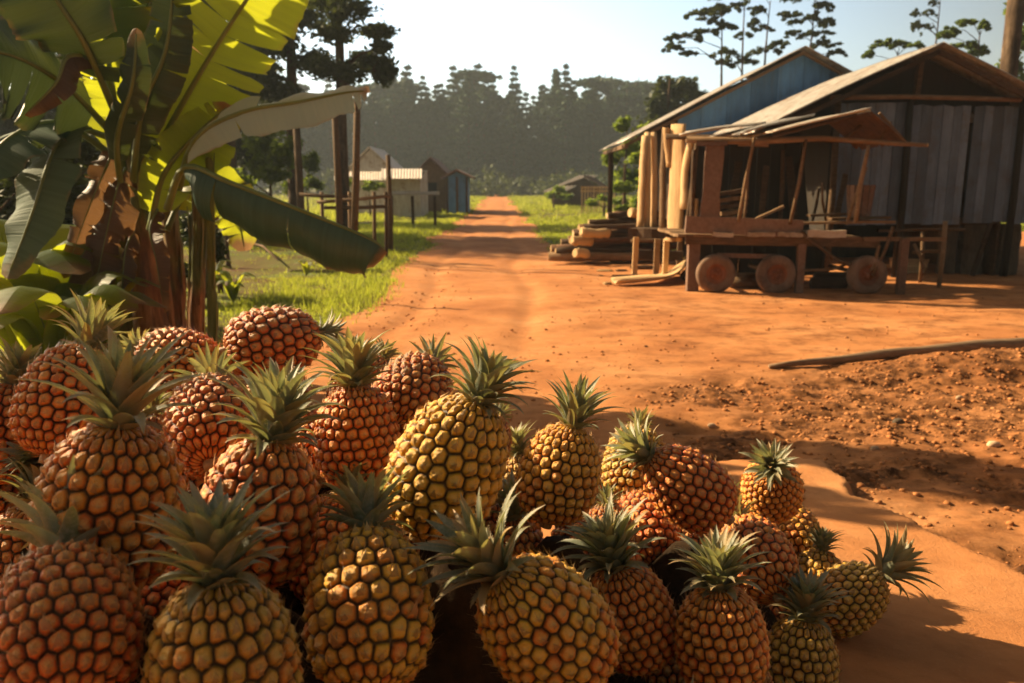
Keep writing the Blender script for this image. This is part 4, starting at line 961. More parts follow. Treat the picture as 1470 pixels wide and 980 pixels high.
def wallboards(x0,x1,Y,zt,zb,wd=.3,mb=None,gap=.004,seed=0,thick=.02,wob=.01):
    """zt: function x->top; vertical boards facing -Y, one mesh"""
    mb=mb or MB(); rnd=random.Random(seed); x=x0
    while x<x1-.02:
        w_=min(wd*rnd.uniform(.9,1.1),x1-x); yo=rnd.uniform(0,wob); b0=zb+rnd.uniform(-.015,.015); xa,xb=x+gap,x+w_-gap
        ta,tb=zt(xa),zt(xb); vs=[(xa,Y+yo,b0),(xb,Y+yo,b0),(xb,Y+yo,tb),(xa,Y+yo,ta),(xa,Y+yo+thick,b0),(xb,Y+yo+thick,b0),(xb,Y+yo+thick,tb),(xa,Y+yo+thick,ta)]
        if abs(xb-xa)>.01: mb.add(vs,[(0,1,2,3),(5,4,7,6),(4,0,3,7),(1,5,6,2),(3,2,6,7),(4,5,1,0)],rnd.random())
        x+=w_
    return mb
# blue shed
Y0,Y1=14.2,17.4
AP=pt(1157,66,Y0-.25); LE=pt(894,203,Y0-.25); RE=AP+(AP-LE)*1.0; RE.z=LE.z; RE.x=2*AP.x-LE.x
sh=empty('blue_shed',(AP.x,Y0,hz(AP.x,Y0)),'blue tin shed with a pitched weathered roof and open porch, behind the timber stall','shed')
dy=Vector((0,Y1-Y0+.5,0))
o=corr_sheet(AP,AP+dy,LE+dy,LE,nl=14,sag=.02,seed=1,rag=.03).build('roof',M['tin_roof'],sh,True)
o=corr_sheet(AP,AP+dy,RE+dy,RE,nl=14,sag=.02,seed=2).build('roof',M['tin_roof'],sh,True)
sl_=(AP.z-LE.z)/(AP.x-LE.x); WL=pt(972,200,Y0).x; WR=2*AP.x-WL
wallboards(WL,WR,Y0,lambda x:AP.z-.06-abs(x-AP.x)*sl_,hz(AP.x,Y0)+.1,.42,seed=3,gap=.003,wob=.006).build('wall',M['blue_wall'],sh)
m=MB()
for yy_ in (Y1,): m=wallboards(WL,WR,yy_,lambda x:AP.z-.06-abs(x-AP.x)*sl_,.05,.42,seed=4)
m.build('wall',M['blue_wall'],sh)
m=MB(); m.beam((WR,Y0,1.3),(WR,Y1,1.3),2.5,.04,up=(1,0,0)); m.build('wall',M['blue_wall'],sh)
m=MB(); m.beam((WL+.02,Y0+.06,1.25),(WL+.02,Y1,1.25),2.3,.04,up=(1,0,0)); m.build('wall',M['wood_dark'],sh)
for s_,e_ in ((AP,LE),(AP,RE)):
    m=MB(); m.beam(s_+Vector((0,.10,-.09)),e_+Vector((0,.10,-.09)),.04,.05,seg=8,wob=.006); m.build('bargeboard',M['post'],sh)
m=MB(); m.beam(LE+Vector((.06,0,-.07)),LE+Vector((.06,Y1-Y0,-.07)),.07,.07); m.build('eave_beam',M['post'],sh)
for px,Yp in ((877,Y1-.2),(900,Y0+.1)):
    if px==877: q=pt(877,215,Yp); m=MB(); m.tube([(q.x,Yp,hz(q.x,Yp)-.03),(q.x+.01,Yp,1),(q.x,Yp,LE.z-.05)],[.06,.055,.055],8,rough=.05); m.build('post',M['post'],sh,True)
# grey shed
G0,G1=10.6,13.4
GA=pt(1355,60,G0-.3); GL=pt(1086,187,G0-.3); GR=Vector((2*GA.x-GL.x,GL.y,GL.z)); gy=Vector((0,G1-G0+.6,0))
gs=empty('grey_shed',(GA.x,G0,hz(GA.x,G0)),'grey weathered board shed on stone blocks with a dark open gable, at the right','shed')
o=corr_sheet(GA,GA+gy,GL+gy+Vector((-.15,0,-.06)),GL,nl=18,sag=.03,seed=5,rag=.06,amp=.015,pitch=.1).build('roof',M['tin_roof'],gs,True)
o=corr_sheet(GA,GA+gy,GR+gy,GR,nl=14,sag=.02,seed=6,amp=.015,pitch=.1).build('roof',M['tin_roof'],gs,True)
gsl=(GA.z-GL.z)/(GA.x-GL.x)
for s_,e_ in ((GA,GL),(GA,GR)):
    m=MB(); m.beam(s_+Vector((0,.08,-.10)),e_+Vector((0,.08,-.10)),.04,.06,seg=8,wob=.01); m.build('bargeboard',M['wood_dark'],gs)
    m=MB(); m.beam(s_+Vector((0,1.3,-.12)),e_+Vector((0,1.3,-.12)),.06,.10,seg=8,wob=.01); m.build('rafter',M['wood_dark'],gs)
x0=pt(1196,200,G0).x; x1=2*GA.x-x0; ztop=pt(1300,147,G0).z; zbot=pt(1300,320,G0).z
m=MB(); rnd=random.Random(8); x=x0; edges=[1196,1302,1393,1463,1530,1600]
for a_,b_x in zip(edges,edges[1:]):
    xa,xb=pt(a_,200,G0).x,pt(b_x,200,G0).x; zt_=ztop-rnd.uniform(0,.04)
    zr_=rnd.uniform(-.02,.02); pnl=wallboards(xa+.02,xb-.02,G0,lambda x:zt_+zr_*(x-xa)+.012*math.sin(x*23),zbot+rnd.uniform(-.02,.02),.13,seed=a_,gap=.003,wob=.014)
    pnl.build('wall_panel',M['grey_wall'],gs)
m=MB(); zb=pt(1300,141,G0-.1); m.tube([(x0-.1,G0-.1,zb.z+.01),(GA.x-.3,G0-.1,zb.z+.02),(GA.x+.6,G0-.1,zb.z),(x1,G0-.1,zb.z-.02)],[.035,.03,.032,.03],8); m.build('cross_beam',M['wood_mid'],gs,True)
q=pt(1320,80,G0-.05); m=MB(); m.beam((q.x,G0-.05,zb.z),(q.x+.02,G0-.05,GA.z-.12-abs(q.x-GA.x)*gsl),.09,.06); m.build('king_post',M['wood_dark'],gs)
# posts, back and floor of grey shed
m=wallboards(x0-1.3,x1,G1,lambda x:GA.z-.1-abs(x-GA.x)*gsl,.0,.3,seed=12,gap=0,wob=.004); m.build('wall',M['black'],gs)  # rear wall coloured near-black for the shade inside the open part
m=wallboards(x0,x1,G0+.12,lambda x:GA.z-.12-abs(x-GA.x)*gsl,ztop-.1,.3,seed=13,gap=0,wob=.004); m.build('gable_shade',M['black'],gs)  # black sheet standing in for the shade in the open gable
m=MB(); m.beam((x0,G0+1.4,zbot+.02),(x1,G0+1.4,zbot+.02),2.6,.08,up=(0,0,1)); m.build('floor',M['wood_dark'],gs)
m=MB(); m.beam((x1,G0+.05,1.0),(x1,G1,1.0),2.1,.03,up=(1,0,0)); m.build('wall',M['wood_dark'],gs); m=MB(); m.beam((x0,G0+.05,1.3),(x0,G1,1.3),1.4,.03,up=(1,0,0)); m.build('wall',M['black'],gs)  # left wall coloured near-black in place of interior shade
for px,Yp in ((1199,G0-.03),(1100,G0),(1100,G1-.1),(1302,G0-.03),(1463,G0-.03)):
    q=pt(px,200,Yp); m=MB(); top=GA.z-.14-abs(q.x-GA.x)*gsl if px<1200 else ztop+.05; m.tube([(q.x,Yp,hz(q.x,Yp)-.03),(q.x+.02,Yp,1.0),(q.x,Yp,top)],[.05,.045,.04],8,rough=.05); m.build('post',M['wood_dark' if px<1200 else 'black'],gs,True)
def blk(parent,px,py0,py1,w_,Y,name='foundation_stone',mat='stone'):
    rnd=random.Random(px); q=pt(px,py1,Y); zt_=pt(px,py0,Y).z; z0=hz(q.x,Y)-.04; vs=[]; ww=w_/F*Y/2
    for k,z in enumerate(np.linspace(z0,zt_,5)):
        for j in range(12):
            a=j*math.pi/6; r=(abs(math.cos(a))**4+abs(math.sin(a))**4)**-.25*ww*rnd.uniform(.88,1.08); vs.append((q.x+math.cos(a)*r,Y+.25+math.sin(a)*r,z+rnd.uniform(-.01,.01)))
    fs=[(k*12+j,k*12+(j+1)%12,(k+1)*12+(j+1)%12,(k+1)*12+j) for k in range(4) for j in range(12)]+[tuple(48+j for j in range(12))]
    m=MB(); m.add(vs,fs,.5); return m.build(name,M[mat],parent,False)
for px,w_ in ((1450,44),(1405,34),(1372,24),(1540,44)): blk(gs,px,322,380,w_,G0+.05)
q=pt(1425,200,G0+.1); m=MB(); m.beam((q.x-.12,G0+.02,hz(q.x,G0)),(q.x+.05,G0+.02,zbot),.05,.05); m.build('brace',M['wood_dark'],gs)

# ---------------------------------------------------------------- timber stall on wheels
S=9.1; SB=10.3
def P_(px,py,Y=S): return pt(px,py,Y)
st=empty('market_stall',(P_(1140,400).x,S,hz(P_(1140,400).x,S)),'rickety timber stall on small wheels with a tattered tin canopy, in front of the sheds','stall')
def part(name,mat,fn,smooth=False):
    m=MB(); fn(m); return m.build(name,M[mat],st,smooth)
zd=P_(1150,338).z
part('deck','wood_mid',lambda m:[m.beam((P_(986,0).x,S+.06+k*.16,zd+random.uniform(-.006,.006)),(P_(1262,0).x,S+.06+k*.16,zd-.02+random.uniform(-.006,.006)),.15,.03,seg=8,wob=.004) for k in range(8)])
part('front_beam','wood_mid',lambda m:m.beam(P_(984,343),P_(1262,348),.05,.11,seg=10,wob=.006))
part('front_beam','wood_mid',lambda m:m.beam(P_(1240,343,S-.05),P_(1358,343,S-.05),.04,.045,seg=4,wob=.004))
part('rear_beam','wood_dark',lambda m:m.beam(P_(984,343)+Vector((0,1.15,0)),P_(1262,348)+Vector((0,1.15,0)),.05,.11,seg=4))
part('side_board','wood_red',lambda m:m.beam(P_(984,322,S-.035),P_(1152,328,S-.035),.035,.19,seg=10,wob=.004))
part('wide_post','wood_red',lambda m:m.beam(P_(1018,316,S-.01),P_(1027,203,S-.01),.215,.035,up=(0,-1,0),taper=.86,seg=6,wob=.003))
for (a,b,Y,wd,mt) in (((1060,318),(1083,196),S-.06,.036,'wood_mid'),((1068,316),(1074,250),S+.05,.025,'wood_mid'),((1134,322),(1157,200),S-.06,.036,'wood_mid'),
      ((1228,320),(1247,208),S-.02,.045,'wood_mid'),((1215,322),(1244,240),S+.05,.03,'wood_mid'),((1186,318),(1180,262),S+.5,.025,'wood_mid'),((1166,318),(1176,270),S+.6,.03,'wood_dark'),((1120,316),(1124,215),S+1.0,.05,'wood_dark'),((985,330),(1000,205),S+.9,.06,'wood_dark'),((992,330),(996,215),S+.02,.05,'wood_dark')):
    A_,B_=pt(*a,Y),pt(*b,Y); mid=(A_+B_)/2+Vector((random.uniform(-.02,.02),0,0)); m=MB(); m.tube([A_,A_.lerp(mid,.5),mid,mid.lerp(B_,.6),B_],[wd*.6,wd*.55,wd*.6,wd*.5,wd*.45],7,rough=.08); m.build('post',M[mt],st,True)
for (px,Yw) in ((1027,S),(1114,S),(1242,S-.05)):
    c=P_(px,390); c.y=Yw; r=.222; c.z=hz(c.x,Yw)+r-.012; rr=r
    vs=[];fs=[];n=36; prof=[(.50,-.045),(.62,-.055),(.80,-.062),(.93,-.052),(1.0,-.03),(1.0,.03),(.93,.052),(.8,.062),(.62,.055),(.5,.045)]
    for i in range(n):
        a=2*math.pi*i/n
        for (q,d) in prof: vs.append((c.x+math.cos(a)*rr*q,Yw+d,c.z+math.sin(a)*rr*q))
    k=len(prof)
    for i in range(n):
        for j in range(k): fs.append((i*k+j,((i+1)%n)*k+j,((i+1)%n)*k+(j+1)%k,i*k+(j+1)%k))
    m=MB(); m.add(vs,fs,.5); wv=m.build('wheel',M['tyre'],st,True)
    m=MB(); vs=[];fs=[]; prof=[(.0,-.040),(.10,-.042),(.13,-.028),(.30,-.012),(.42,-.022),(.5,-.048),(.52,-.048),(.52,.04),(0,.04)]; k=len(prof)
    for i in range(n):
        a=2*math.pi*i/n
        for (q,d) in prof: vs.append((math.cos(a)*rr*q,d,math.sin(a)*rr*q))
    for i in range(n):
        for j in range(k-1): fs.append((i*k+j,((i+1)%n)*k+j,((i+1)%n)*k+j+1,i*k+j+1))
    m.add([(v[0]+c.x,v[1]+Yw,v[2]+c.z) for v in vs],fs,.5)
    for j in range(5):
        a=j*1.2566; q=Vector((c.x+math.cos(a)*rr*.22,Yw-.03,c.z+math.sin(a)*rr*.22)); m.tube([q,q+Vector((0,-.014,0))],.010,6)
    rm=m.build('rim',M['rim'],None,True); rm.parent=wv; rm.location=-Vector((0,0,0))
for px in (1027,1114,1242):
    c=P_(px,390); part('axle','wood_dark',lambda m:m.tube([(c.x,S+.02,hz(c.x,S)+.21),(c.x,SB-.17,hz(c.x,S)+.21)],.025,8),True)
part('chassis_rail','wood_red',lambda m:m.beam(P_(1030,366,S+.09),P_(1112,368,S+.09),.04,.05))
for (px,y0,y1,wd,Y) in ((996,350,402,.13,S+.10),(1151,350,399,.085,S),(1299,342,415,.085,S-.1),(1151,350,395,.08,SB-.2)):
    q=pt(px,y0,Y); m=MB(); m.beam((q.x,Y,hz(q.x,Y)-.02),(q.x,Y,q.z),wd,wd*.8,up=(0,1,0)); m.build('leg',M['wood_red'],st)
for (a,b,c_) in (((1150,332),(1195,368),(1220,380)),((1155,388),(1195,386),(1222,376)),((1282,325),(1270,360),(1252,396)),((1262,352),(1255,380),(1250,388))):
    m=MB(); pts_=crspline([pt(*a,S-.09),pt(*b,S-.09),pt(*c_,S-.09)],7); m.tube(pts_,.019,6,rough=.05); m.build('brace',M['wood_mid'],st,True)
# canopy
part('canopy_beam','wood_mid',lambda m:m.tube([P_(985,200,S-.02),P_(1080,203,S-.02),P_(1180,198,S-.03),P_(1290,206,S-.05),P_(1330,208,S-.06)],[.04,.036,.03,.026,.022],8,rough=.05),True)
part('beam_end','cut_end',lambda m:m.tube([P_(1330,208,S-.06),P_(1332,208,S-.061)],.020,8))
part('canopy_beam','wood_dark',lambda m:m.tube([P_(985,200,S-.02)+Vector((0,1.2,.1)),P_(1290,206,S-.05)+Vector((0,1.2,.1))],.035,8),True)
part('crosspiece','wood_red',lambda m:m.beam(P_(1000,206,S-.06),P_(1044,206,S-.06),.03,.045))
part('crosspiece','wood_mid',lambda m:m.beam(P_(1060,207,S+.05),P_(1103,208,S+.05),.02,.04))
RB=Vector((0,1.3,.0))
a_=P_(1252,155,S-.25); e1=P_(1106,190,S-.28); e0=P_(985,193,S-.12)
corr_sheet(a_,a_+RB,e1+RB+Vector((0,0,.02)),e1,pitch=.075,amp=.012,nl=16,sag=.022,rag=.06,seed=21).build('canopy_sheet',M['tin_light'],st,True)
a2=P_(1185,163,S-.05); corr_sheet(a2+Vector((0,.3,.02)),a2+RB+Vector((0,.1,.03)),P_(1060,188,S-.2)+RB,P_(1072,190,S-.2),pitch=.075,amp=.013,nl=12,sag=.03,rag=.08,seed=22).build('canopy_sheet',M['tin_roof'],st,True)
corr_sheet(P_(1100,176,S+.3),P_(1100,176,S+1.1),P_(985,190,S+.9),P_(980,193,S-.02),pitch=.075,amp=.014,nl=12,sag=.02,rag=.05,seed=23).build('canopy_sheet',M['tin_light'],st,True)
r2=P_(1302,205,S-.05); corr_sheet(a_+Vector((.02,.05,-.03)),a_+RB+Vector((.02,0,-.03)),r2+RB,r2,pitch=.075,amp=.012,nl=10,sag=.01,rag=.03,seed=24).build('canopy_sheet',M['tin_under'],st,True)
part('rafter','wood_mid',lambda m:m.tube([P_(1262,162,S-.1),P_(1300,204,S-.05)],.018,6))
part('rafter','wood_mid',lambda m:m.tube([P_(1255,165,S+.5),P_(1210,200,S+.3)],.018,6))
part('rafter','wood_dark',lambda m:m.tube([P_(1250,160,S+.2),P_(1110,195,S+.2)],.022,6))
part('brace','wood_mid',lambda m:m.tube([P_(1279,175,S+.0),P_(1262,203,S+.0)],.014,6))
part('shade_back_wall','black',lambda m:wallboards(pt(1000,0,SB).x,P_(1262,0).x+.1,SB,lambda x:1.82 if x<P_(1150,0).x+.55 else zd,.06,.18,mb=m,seed=31,gap=.003))  # black boards standing in for the shade inside and under the stall
# what lies on the deck
def board(name,a,b,w_,h_,mat,label,cat,group=None,wob=.004,up=(0,0,1),seg=6,taper=1):
    m=MB(); a=Vector(a); b=Vector(b); m.beam(a,b,w_,h_,up=up,seg=seg,wob=wob,taper=taper); return fin(m.build(name,M[mat],None,False,origin=(a+b)/2-Vector((0,0,h_/2))),label,cat,group)
gq='offcuts stacked on the stall deck'
wd_=['lowest','second lowest','middle','second highest','topmost']
for k in range(5):
    board('timber_offcut',P_(1034-k*1.5,316-k*9,S+.45)+Vector((0,.05*k,0)),P_(1066+k*2,312-k*10,S+.6),.16,.045,'wood_mid' if k%2 else 'wood_dark',wd_[k]+' dark offcut of the stack between wide post and leaning stick','timber',gq,.008)
for k,(a,b,w_,mt,lb) in enumerate((((1150,320,S+.1),(1282,318,S+.1),.14,'wood_mid','long board lying along the right end of the stall deck'),((1190,314,S+.2),(1275,312,S+.3),.12,'wood_mid','upper board on the right end of the stall deck'),((1160,309,S+.45),(1240,306,S+.5),.12,'wood_dark','dark short board at the back of the stall deck'),((1085,314,S+.3),(1125,296,S+.3),.05,'wood_mid','thin stick propped up between the two leaning posts'))):
    board('board',pt(*a),pt(*b),w_,.028,mt,lb,'board','boards on the stall deck')
for k,(a,b,lb) in enumerate(((1024,1052,'leftmost whitish bark strip on the stall edge'),(1074,1112,'second whitish bark strip on the stall edge, under the leaning stick'),(1117,1152,'third whitish bark strip on the stall edge'),(1158,1214,'longest whitish bark strip on the stall edge, at right'))):
    board('bark_strip',pt(a,336 if k<3 else 335,S-.075),pt(b,337 if k<3 else 336,S-.075),.05,.05 if k<3 else .08,'bark_slab',lb,'bark strip','whitish bark strips on the stall edge',.012)
for k,(a,b,w_,lb) in enumerate((((1092,316,S+.7),(1100,238,S+1.0),.07,'plank standing in the dark inside the stall, left of its middle post'),((1140,316,S+.8),(1132,225,S+1.05),.09,'broad plank leaning at the back inside the stall'),((1046,318,S+.9),(1060,232,S+1.05),.08,'dark plank leaning behind the wide pinkish post'),((1200,318,S+.6),(1214,250,S+.9),.06,'slim plank leaning near the bucket inside the stall'))):
    board('plank',pt(*a),pt(*b),w_,.025,'wood_dark',lb,'plank','planks leaning inside the stall',.004,up=(0,-1,0))
for k,(x0_,x1_,yy_,rr_,lb) in enumerate(((1050,1092,.3,.07,'short log lying under the deck between the first two wheels'),(1056,1100,.55,.08,'thicker log under the deck behind the gap of the first two wheels'),(1165,1215,.4,.07,'log lying under the deck between the middle leg and third wheel'),(1170,1225,.65,.09,'rear log under the deck before the third wheel'))):
    A_=pt(x0_,400,S+yy_);B_=pt(x1_,400,S+yy_); A_.z=hz(A_.x,A_.y)+rr_*.9;B_.z=hz(B_.x,B_.y)+rr_*.9; m=MB(); m.tube([A_,A_.lerp(B_,.5),B_],[rr_,rr_*1.05,rr_*.9],9,rough=.08); fin(m.build('log',M['wood_dark'],None,True,origin=A_-Vector((0,0,rr_))),lb,'log','logs under the stall')
# wooden tub-like box at right of deck
q=pt(1232,318,S+.35); m=MB()
for j in range(12):
    a=j*math.pi/6; m.beam(q+Vector((math.cos(a)*.11,math.sin(a)*.11,0)),q+Vector((math.cos(a)*.15,math.sin(a)*.15,.42)),.06,.012,up=(math.cos(a),math.sin(a),0))
fin(m.build('bucket',M['wood_red'],None,False,origin=q),'tall rusty brown bucket standing on the stall deck under the canopy end','bucket')

# rail frame right of stall
rf=empty('pole_rack',(P_(1330,400).x,S+.5,hz(P_(1330,400).x,S+.5)),'crooked pole rack of posts and rails standing right of the stall','rack')
for (a,b,r_,nm) in (((1350,386,S+.4),(1357,317,S+.4),.028,'post'),((1322,392,S+.9),(1325,330,S+.9),.025,'post'),((1262,331,S+.45),(1385,329,S+.5),.018,'rail'),((1310,362,S+.6),(1350,360,S+.5),.02,'rail'),((1290,343,S+.5),(1352,343,S+.45),.02,'rail'),((1312,350,S+.5),(1326,386,S+.5),.02,'brace')):
    m=MB(); A_=pt(*a);B_=pt(*b)
    if nm=='post': A_.z=hz(A_.x,A_.y)-.03
    m.tube([A_,(A_+B_)/2+Vector((.01,0,.008)),B_],r_,7,rough=.06); m.build(nm,M['wood_mid'],rf,True)
for k in range(5):
    a=gp(1310-k,400-k*1.0); b=gp(1352+k*3,398); z=.03+.034*k; a.z+=z;b.z+=z
    board('lumber',a+Vector((0,.5+.03*k,0)),b+Vector((0,.5+.02*k,0)),.08,.032,'wood_pale',['bottom','second','third','fourth','top'][k]+' pale board of the low stack beneath the pole rack','lumber','pale lumber under the pole rack')
board('lumber',gp(1262,392)+Vector((0,.4,.06)),gp(1298,392)+Vector((0,.4,.06)),.07,.05,'wood_pale','short pale block lying between the last wheel and the end leg','lumber')

# ---------------------------------------------------------------- timber slabs at the porch corner
sg='timber slabs hung at the porch corner'
def slab(pts,Y,wd,label,mat='wood_pale',th=.035,taper=.9):
    wd=wd*1.05
    ps=[pt(*p,Y) for p in pts]; m=MB(); n=12; cs=crspline(ps,n) if len(ps)>2 else [ps[0].lerp(ps[1],i/(n-1)) for i in range(n)]
    vs=[];fs=[]; rot=R(-56); sx=Vector((math.cos(rot),math.sin(rot),0)); nx=Vector((-math.sin(rot),math.cos(rot),0)); k=6
    for i,c in enumerate(cs):
        q=i/(n-1); w_=wd*(1+(taper-1)*q)*(1+random.uniform(-.06,.06))*.5; of=random.uniform(-.006,.006)
        for j in range(k+1):
            u=-1+2*j/k; vs.append(c+sx*(u*w_+of)-nx*th*(.5+.6*(1-u*u))+Vector((0,0,random.uniform(-.01,.01) if i in (0,n-1) else 0)))
        for j in range(k+1):
            u=1-2*j/k; vs.append(c+sx*(u*w_+of)+nx*th*.4)
    kk=2*(k+1)
    for i in range(n-1):
        for j in range(kk): fs.append((i*kk+j,i*kk+(j+1)%kk,(i+1)*kk+(j+1)%kk,(i+1)*kk+j))
    fs.append(tuple(reversed(range(kk)))); fs.append(tuple((n-1)*kk+j for j in range(kk)))
    m.add(vs,fs,random.random()); return fin(m.build('timber_slab',M[mat],None,True,origin=ps[0]),label,'timber slab',sg)
Z1=11.6; Z2=10.4
slab([(919,325),(922,260),(926,195)],Z1,.11,'leftmost pale slab hanging at the porch corner')
slab([(928,326),(930,260),(930,190)],Z1+.02,.10,'second pale slab from the left at the porch corner')
slab([(938,327),(939,260),(938,190)],Z1+.05,.11,'third pale slab from the left, with a split down its edge')
slab([(951,330),(952,250),(955,186)],Z2+.3,.09,'thin dark weathered slab just left of the widest one','post')
slab([(962,240),(958,205),(956,183)],Z2+.1,.09,'short pale slab fragment hanging above the thin dark one')
slab([(968,346),(972,260),(974,178)],Z2,.24,'widest pale slab with a dark knot, standing at the stall corner')
slab([(982,300),(984,240),(994,198)],Z2-.15,.10,'bent pale branch slab leaning from the widest slab to the canopy')
slab([(998,322),(999,300),(1000,285)],Z2-.4,.045,'small pale sliver beside the wide pinkish post')
slab([(962,346),(966,338),(984,330)],Z2-.1,.17,'ragged pale scrap at the foot of the widest slab',taper=.6)
# knot on widest slab is part of its surface: small swelling
q=pt(974,272,Z2-.06); 
wt=empty('work_trestle',(pt(935,370,11.3).x,11.3,hz(pt(935,370,11.3).x,11.3)),'low dark trestle under the hanging slabs','trestle')
for (a,b,w_,h_,nm,mt) in (((910,335,11.5),(978,335,11.2),.5,.16,'top','wood_dark'),((906,345,10.9),(950,345,10.9),.05,.04,'rail','wood_mid'),((918,365,10.9),(980,367,10.7),.10,.12,'rail','wood_dark'),):
    m=MB(); m.beam(pt(*a),pt(*b),w_,h_,seg=6,wob=.008); m.build(nm,M[mt],wt)
for (px,Y,wd,mt,top) in ((912,10.8,.07,'wood_pale',340),(943,10.6,.07,'wood_mid',343),(956,10.4,.07,'wood_pale',343),(975,10.9,.06,'wood_dark',343)):
    q=pt(px,top,Y); m=MB(); m.beam((q.x,Y,hz(q.x,Y)-.02),(q.x+.01,Y,q.z),wd,.05,up=(0,1,0),seg=3,wob=.004); m.build('leg',M[mt],wt)
# curled bark slab on the ground
def curled():
    rows=[gp(882,410,.03),gp(920,408,.04),gp(955,404,.06),gp(975,396,.13)]
    r4=rows[-1]+Vector((.13,.05,.16)); r5=r4+Vector((.09,.06,.30)); cs=crspline(rows+[r4,r5],26); m=MB(); vs=[];fs=[];k=8
    for i,c in enumerate(cs):
        t=(cs[min(i+1,25)]-cs[max(0,i-1)]).normalized(); sd_=Vector((.25,1,0)); sd_=(sd_-t*sd_.dot(t)).normalized(); n_=sd_.cross(t); q=i/25
        n_=n_ if n_.z>0 or q>.6 else -n_
        w_=.13*(.5+.9*math.sin(min(1,q*1.3+.12)*math.pi*.9))*(1 if q<.6 else 1-.75*(q-.6)/.4)
        for s_ in (1,-1):
            for j in range(k+1):
                u=(-1+2*j/k)*s_; vs.append(c+sd_*u*w_+Vector((0,0,1))*(u*u*.05)*(1-q*.6)+Vector((-1,0,.3)).normalized()*(.016*s_)*(q)+Vector((0,0,1))*.014*s_*(1-q)+sd_*random.uniform(-.003,.003))
    kk=2*(k+1)
    for i in range(25):
        for j in range(kk): fs.append((i*kk+j,i*kk+(j+1)%kk,(i+1)*kk+(j+1)%kk,(i+1)*kk+j))
    fs+= [tuple(reversed(range(kk))),tuple(25*kk+j for j in range(kk))]
    m.add(vs,fs,.6); fin(m.build('curled_bark',M['wood_pale'],None,True,origin=rows[0]),'long pale curled bark slab on the ground, its end sweeping up by the first wheel','bark slab')
curled()
gg='offcuts scattered on the dirt by the porch'
for (px,py,l,w_,h_,rz,mt,lb) in ((884,376,.20,.13,.09,.1,'cut_end','squarish pale wood block on the dirt right of the log pile'),(868,389,.22,.09,.05,-.1,'cut_end','rounded pale chunk on the dirt nearest the road'),(892,389,.16,.08,.05,.2,'wood_mid','brown offcut just right of the rounded pale chunk'),(905,397,.5,.07,.05,.05,'log_bark','long bark covered offcut behind the curled bark slab'),(936,398,.34,.08,.05,-.15,'wood_dark','dark offcut lying beside the curled bark slab'),(872,408,.10,.07,.05,.4,'cut_end','small mossy pale stub at the tip of the curled bark slab'),(862,396,.08,.05,.03,.4,'wood_mid','tiny chip lying alone on the dirt near the road'),(850,385,.06,.05,.025,.2,'wood_mid','tiny brown chip left of the rounded pale chunk'),(925,386,.4,.08,.07,.0,'wood_dark','dark plank end under the low trestle')):
    g_=gp(px,py,h_/2-.01); d=Vector((math.cos(rz),math.sin(rz),0))*l/2
    m=MB(); m.tube([g_-d,g_-d*.6,g_,g_+d*.7,g_+d],[w_*.38,w_*.5,w_*.52,w_*.48,w_*.34],7,rough=.12); o=m.build('wood_offcut',M[mt],None,False,origin=g_-Vector((0,0,h_/2))); fin(o,lb,'offcut',gg); o.scale=(1,1,h_/w_)
for k,(px,py,l,Y,lb) in enumerate(((990,400,.3,0,'reddish stone lump left of the first wheel'),(1003,404,.25,0,'reddish stone lump touching the first wheel'))):
    g_=gp(px,py+2,.06); m=MB(); m.tube([g_+Vector((-.12,0,-.02)),g_+Vector((-.07,0,.0)),g_,g_+Vector((.07,0,0)),g_+Vector((.12,0,-.02))],[.03,.075,.09,.07,.03],9,rough=.12); fin(m.build('stone',M['stone'],None,True,origin=g_-Vector((0,0,.08))),lb,'stone')
# log pile
def log(a,b,r,label,mat='log_bark',group='logs of the pile beside the road'):
    a=Vector(a);b=Vector(b); m=MB(); n=7; pp=[];rr=[]
    for i in range(n): q=i/(n-1); pp.append(a.lerp(b,q)+Vector((0,0,random.uniform(-.012,.012)))); rr.append(r*random.uniform(.9,1.08))
    m.tube(pp,rr,10,rough=.06); o=m.build('log',M[mat],None,True,origin=(a+b)/2-Vector((0,0,r))); fin(o,label,'log',group)
    d=(b-a).normalized(); m=MB(); m.tube([pp[0]-d*.002,pp[0]-d*.010],rr[0]*.92,10,rough=.02); e=m.build('cut_end',M['cut_end'],None); e.parent=o; e.location=-o.location
LY=12.3
lay=[('bottom',788,369,955,.062,7),('second',798,358,960,.058,7),('third',818,347,968,.055,6),('fourth',824,337,965,.055,6),('fifth',838,327,972,.05,5),('sixth',846,318,975,.05,4),('top',872,309,972,.045,3)]
ordn=['nearest','second nearest','third nearest','fourth nearest','fifth nearest','sixth nearest','farthest']
for li,(nm,xa,py,xb,r,n_) in enumerate(lay):
    z=pt(800,py,LY).z
    for k in range(n_):
        Y=LY+.15*k+.05*li; ja=random.uniform(-22,26) if k else 0
        A_=Vector((pt(xa+ja+k*5,py,Y).x,Y+random.uniform(-.05,.05),max(z,hz(0,Y)+r)+random.uniform(-.03,.02))); B_=Vector((pt(xb+random.uniform(-50,15),py,Y).x,Y+random.uniform(-.12,.2),z+random.uniform(-.04,.04)))
        log(A_,B_,r*random.uniform(.7,1.15),'%s %s in the %s layer of the timber pile beside the road'%(ordn[k] if k<n_-1 else 'rearmost',random.choice(['thin brown log','weathered log','split log','dusty brown log']),nm),random.choice(['log_bark','log_bark','wood_mid','wood_dark']))
for (px,py,lb,l) in ((835,333,'pale split chunk on top of the left end of the log pile',.42),(822,345,'knotty pale chunk at the left end of the log pile',.3),(826,362,'small pale stub poking out low at the left end of the log pile',.2),(905,305,'short rounded log stub at the right top of the log pile',.3)):
    q=pt(px,py,LY-.22); log(q,q+Vector((l,.12,-.03)),.07,lb,'cut_end','pale chunks on the log pile')
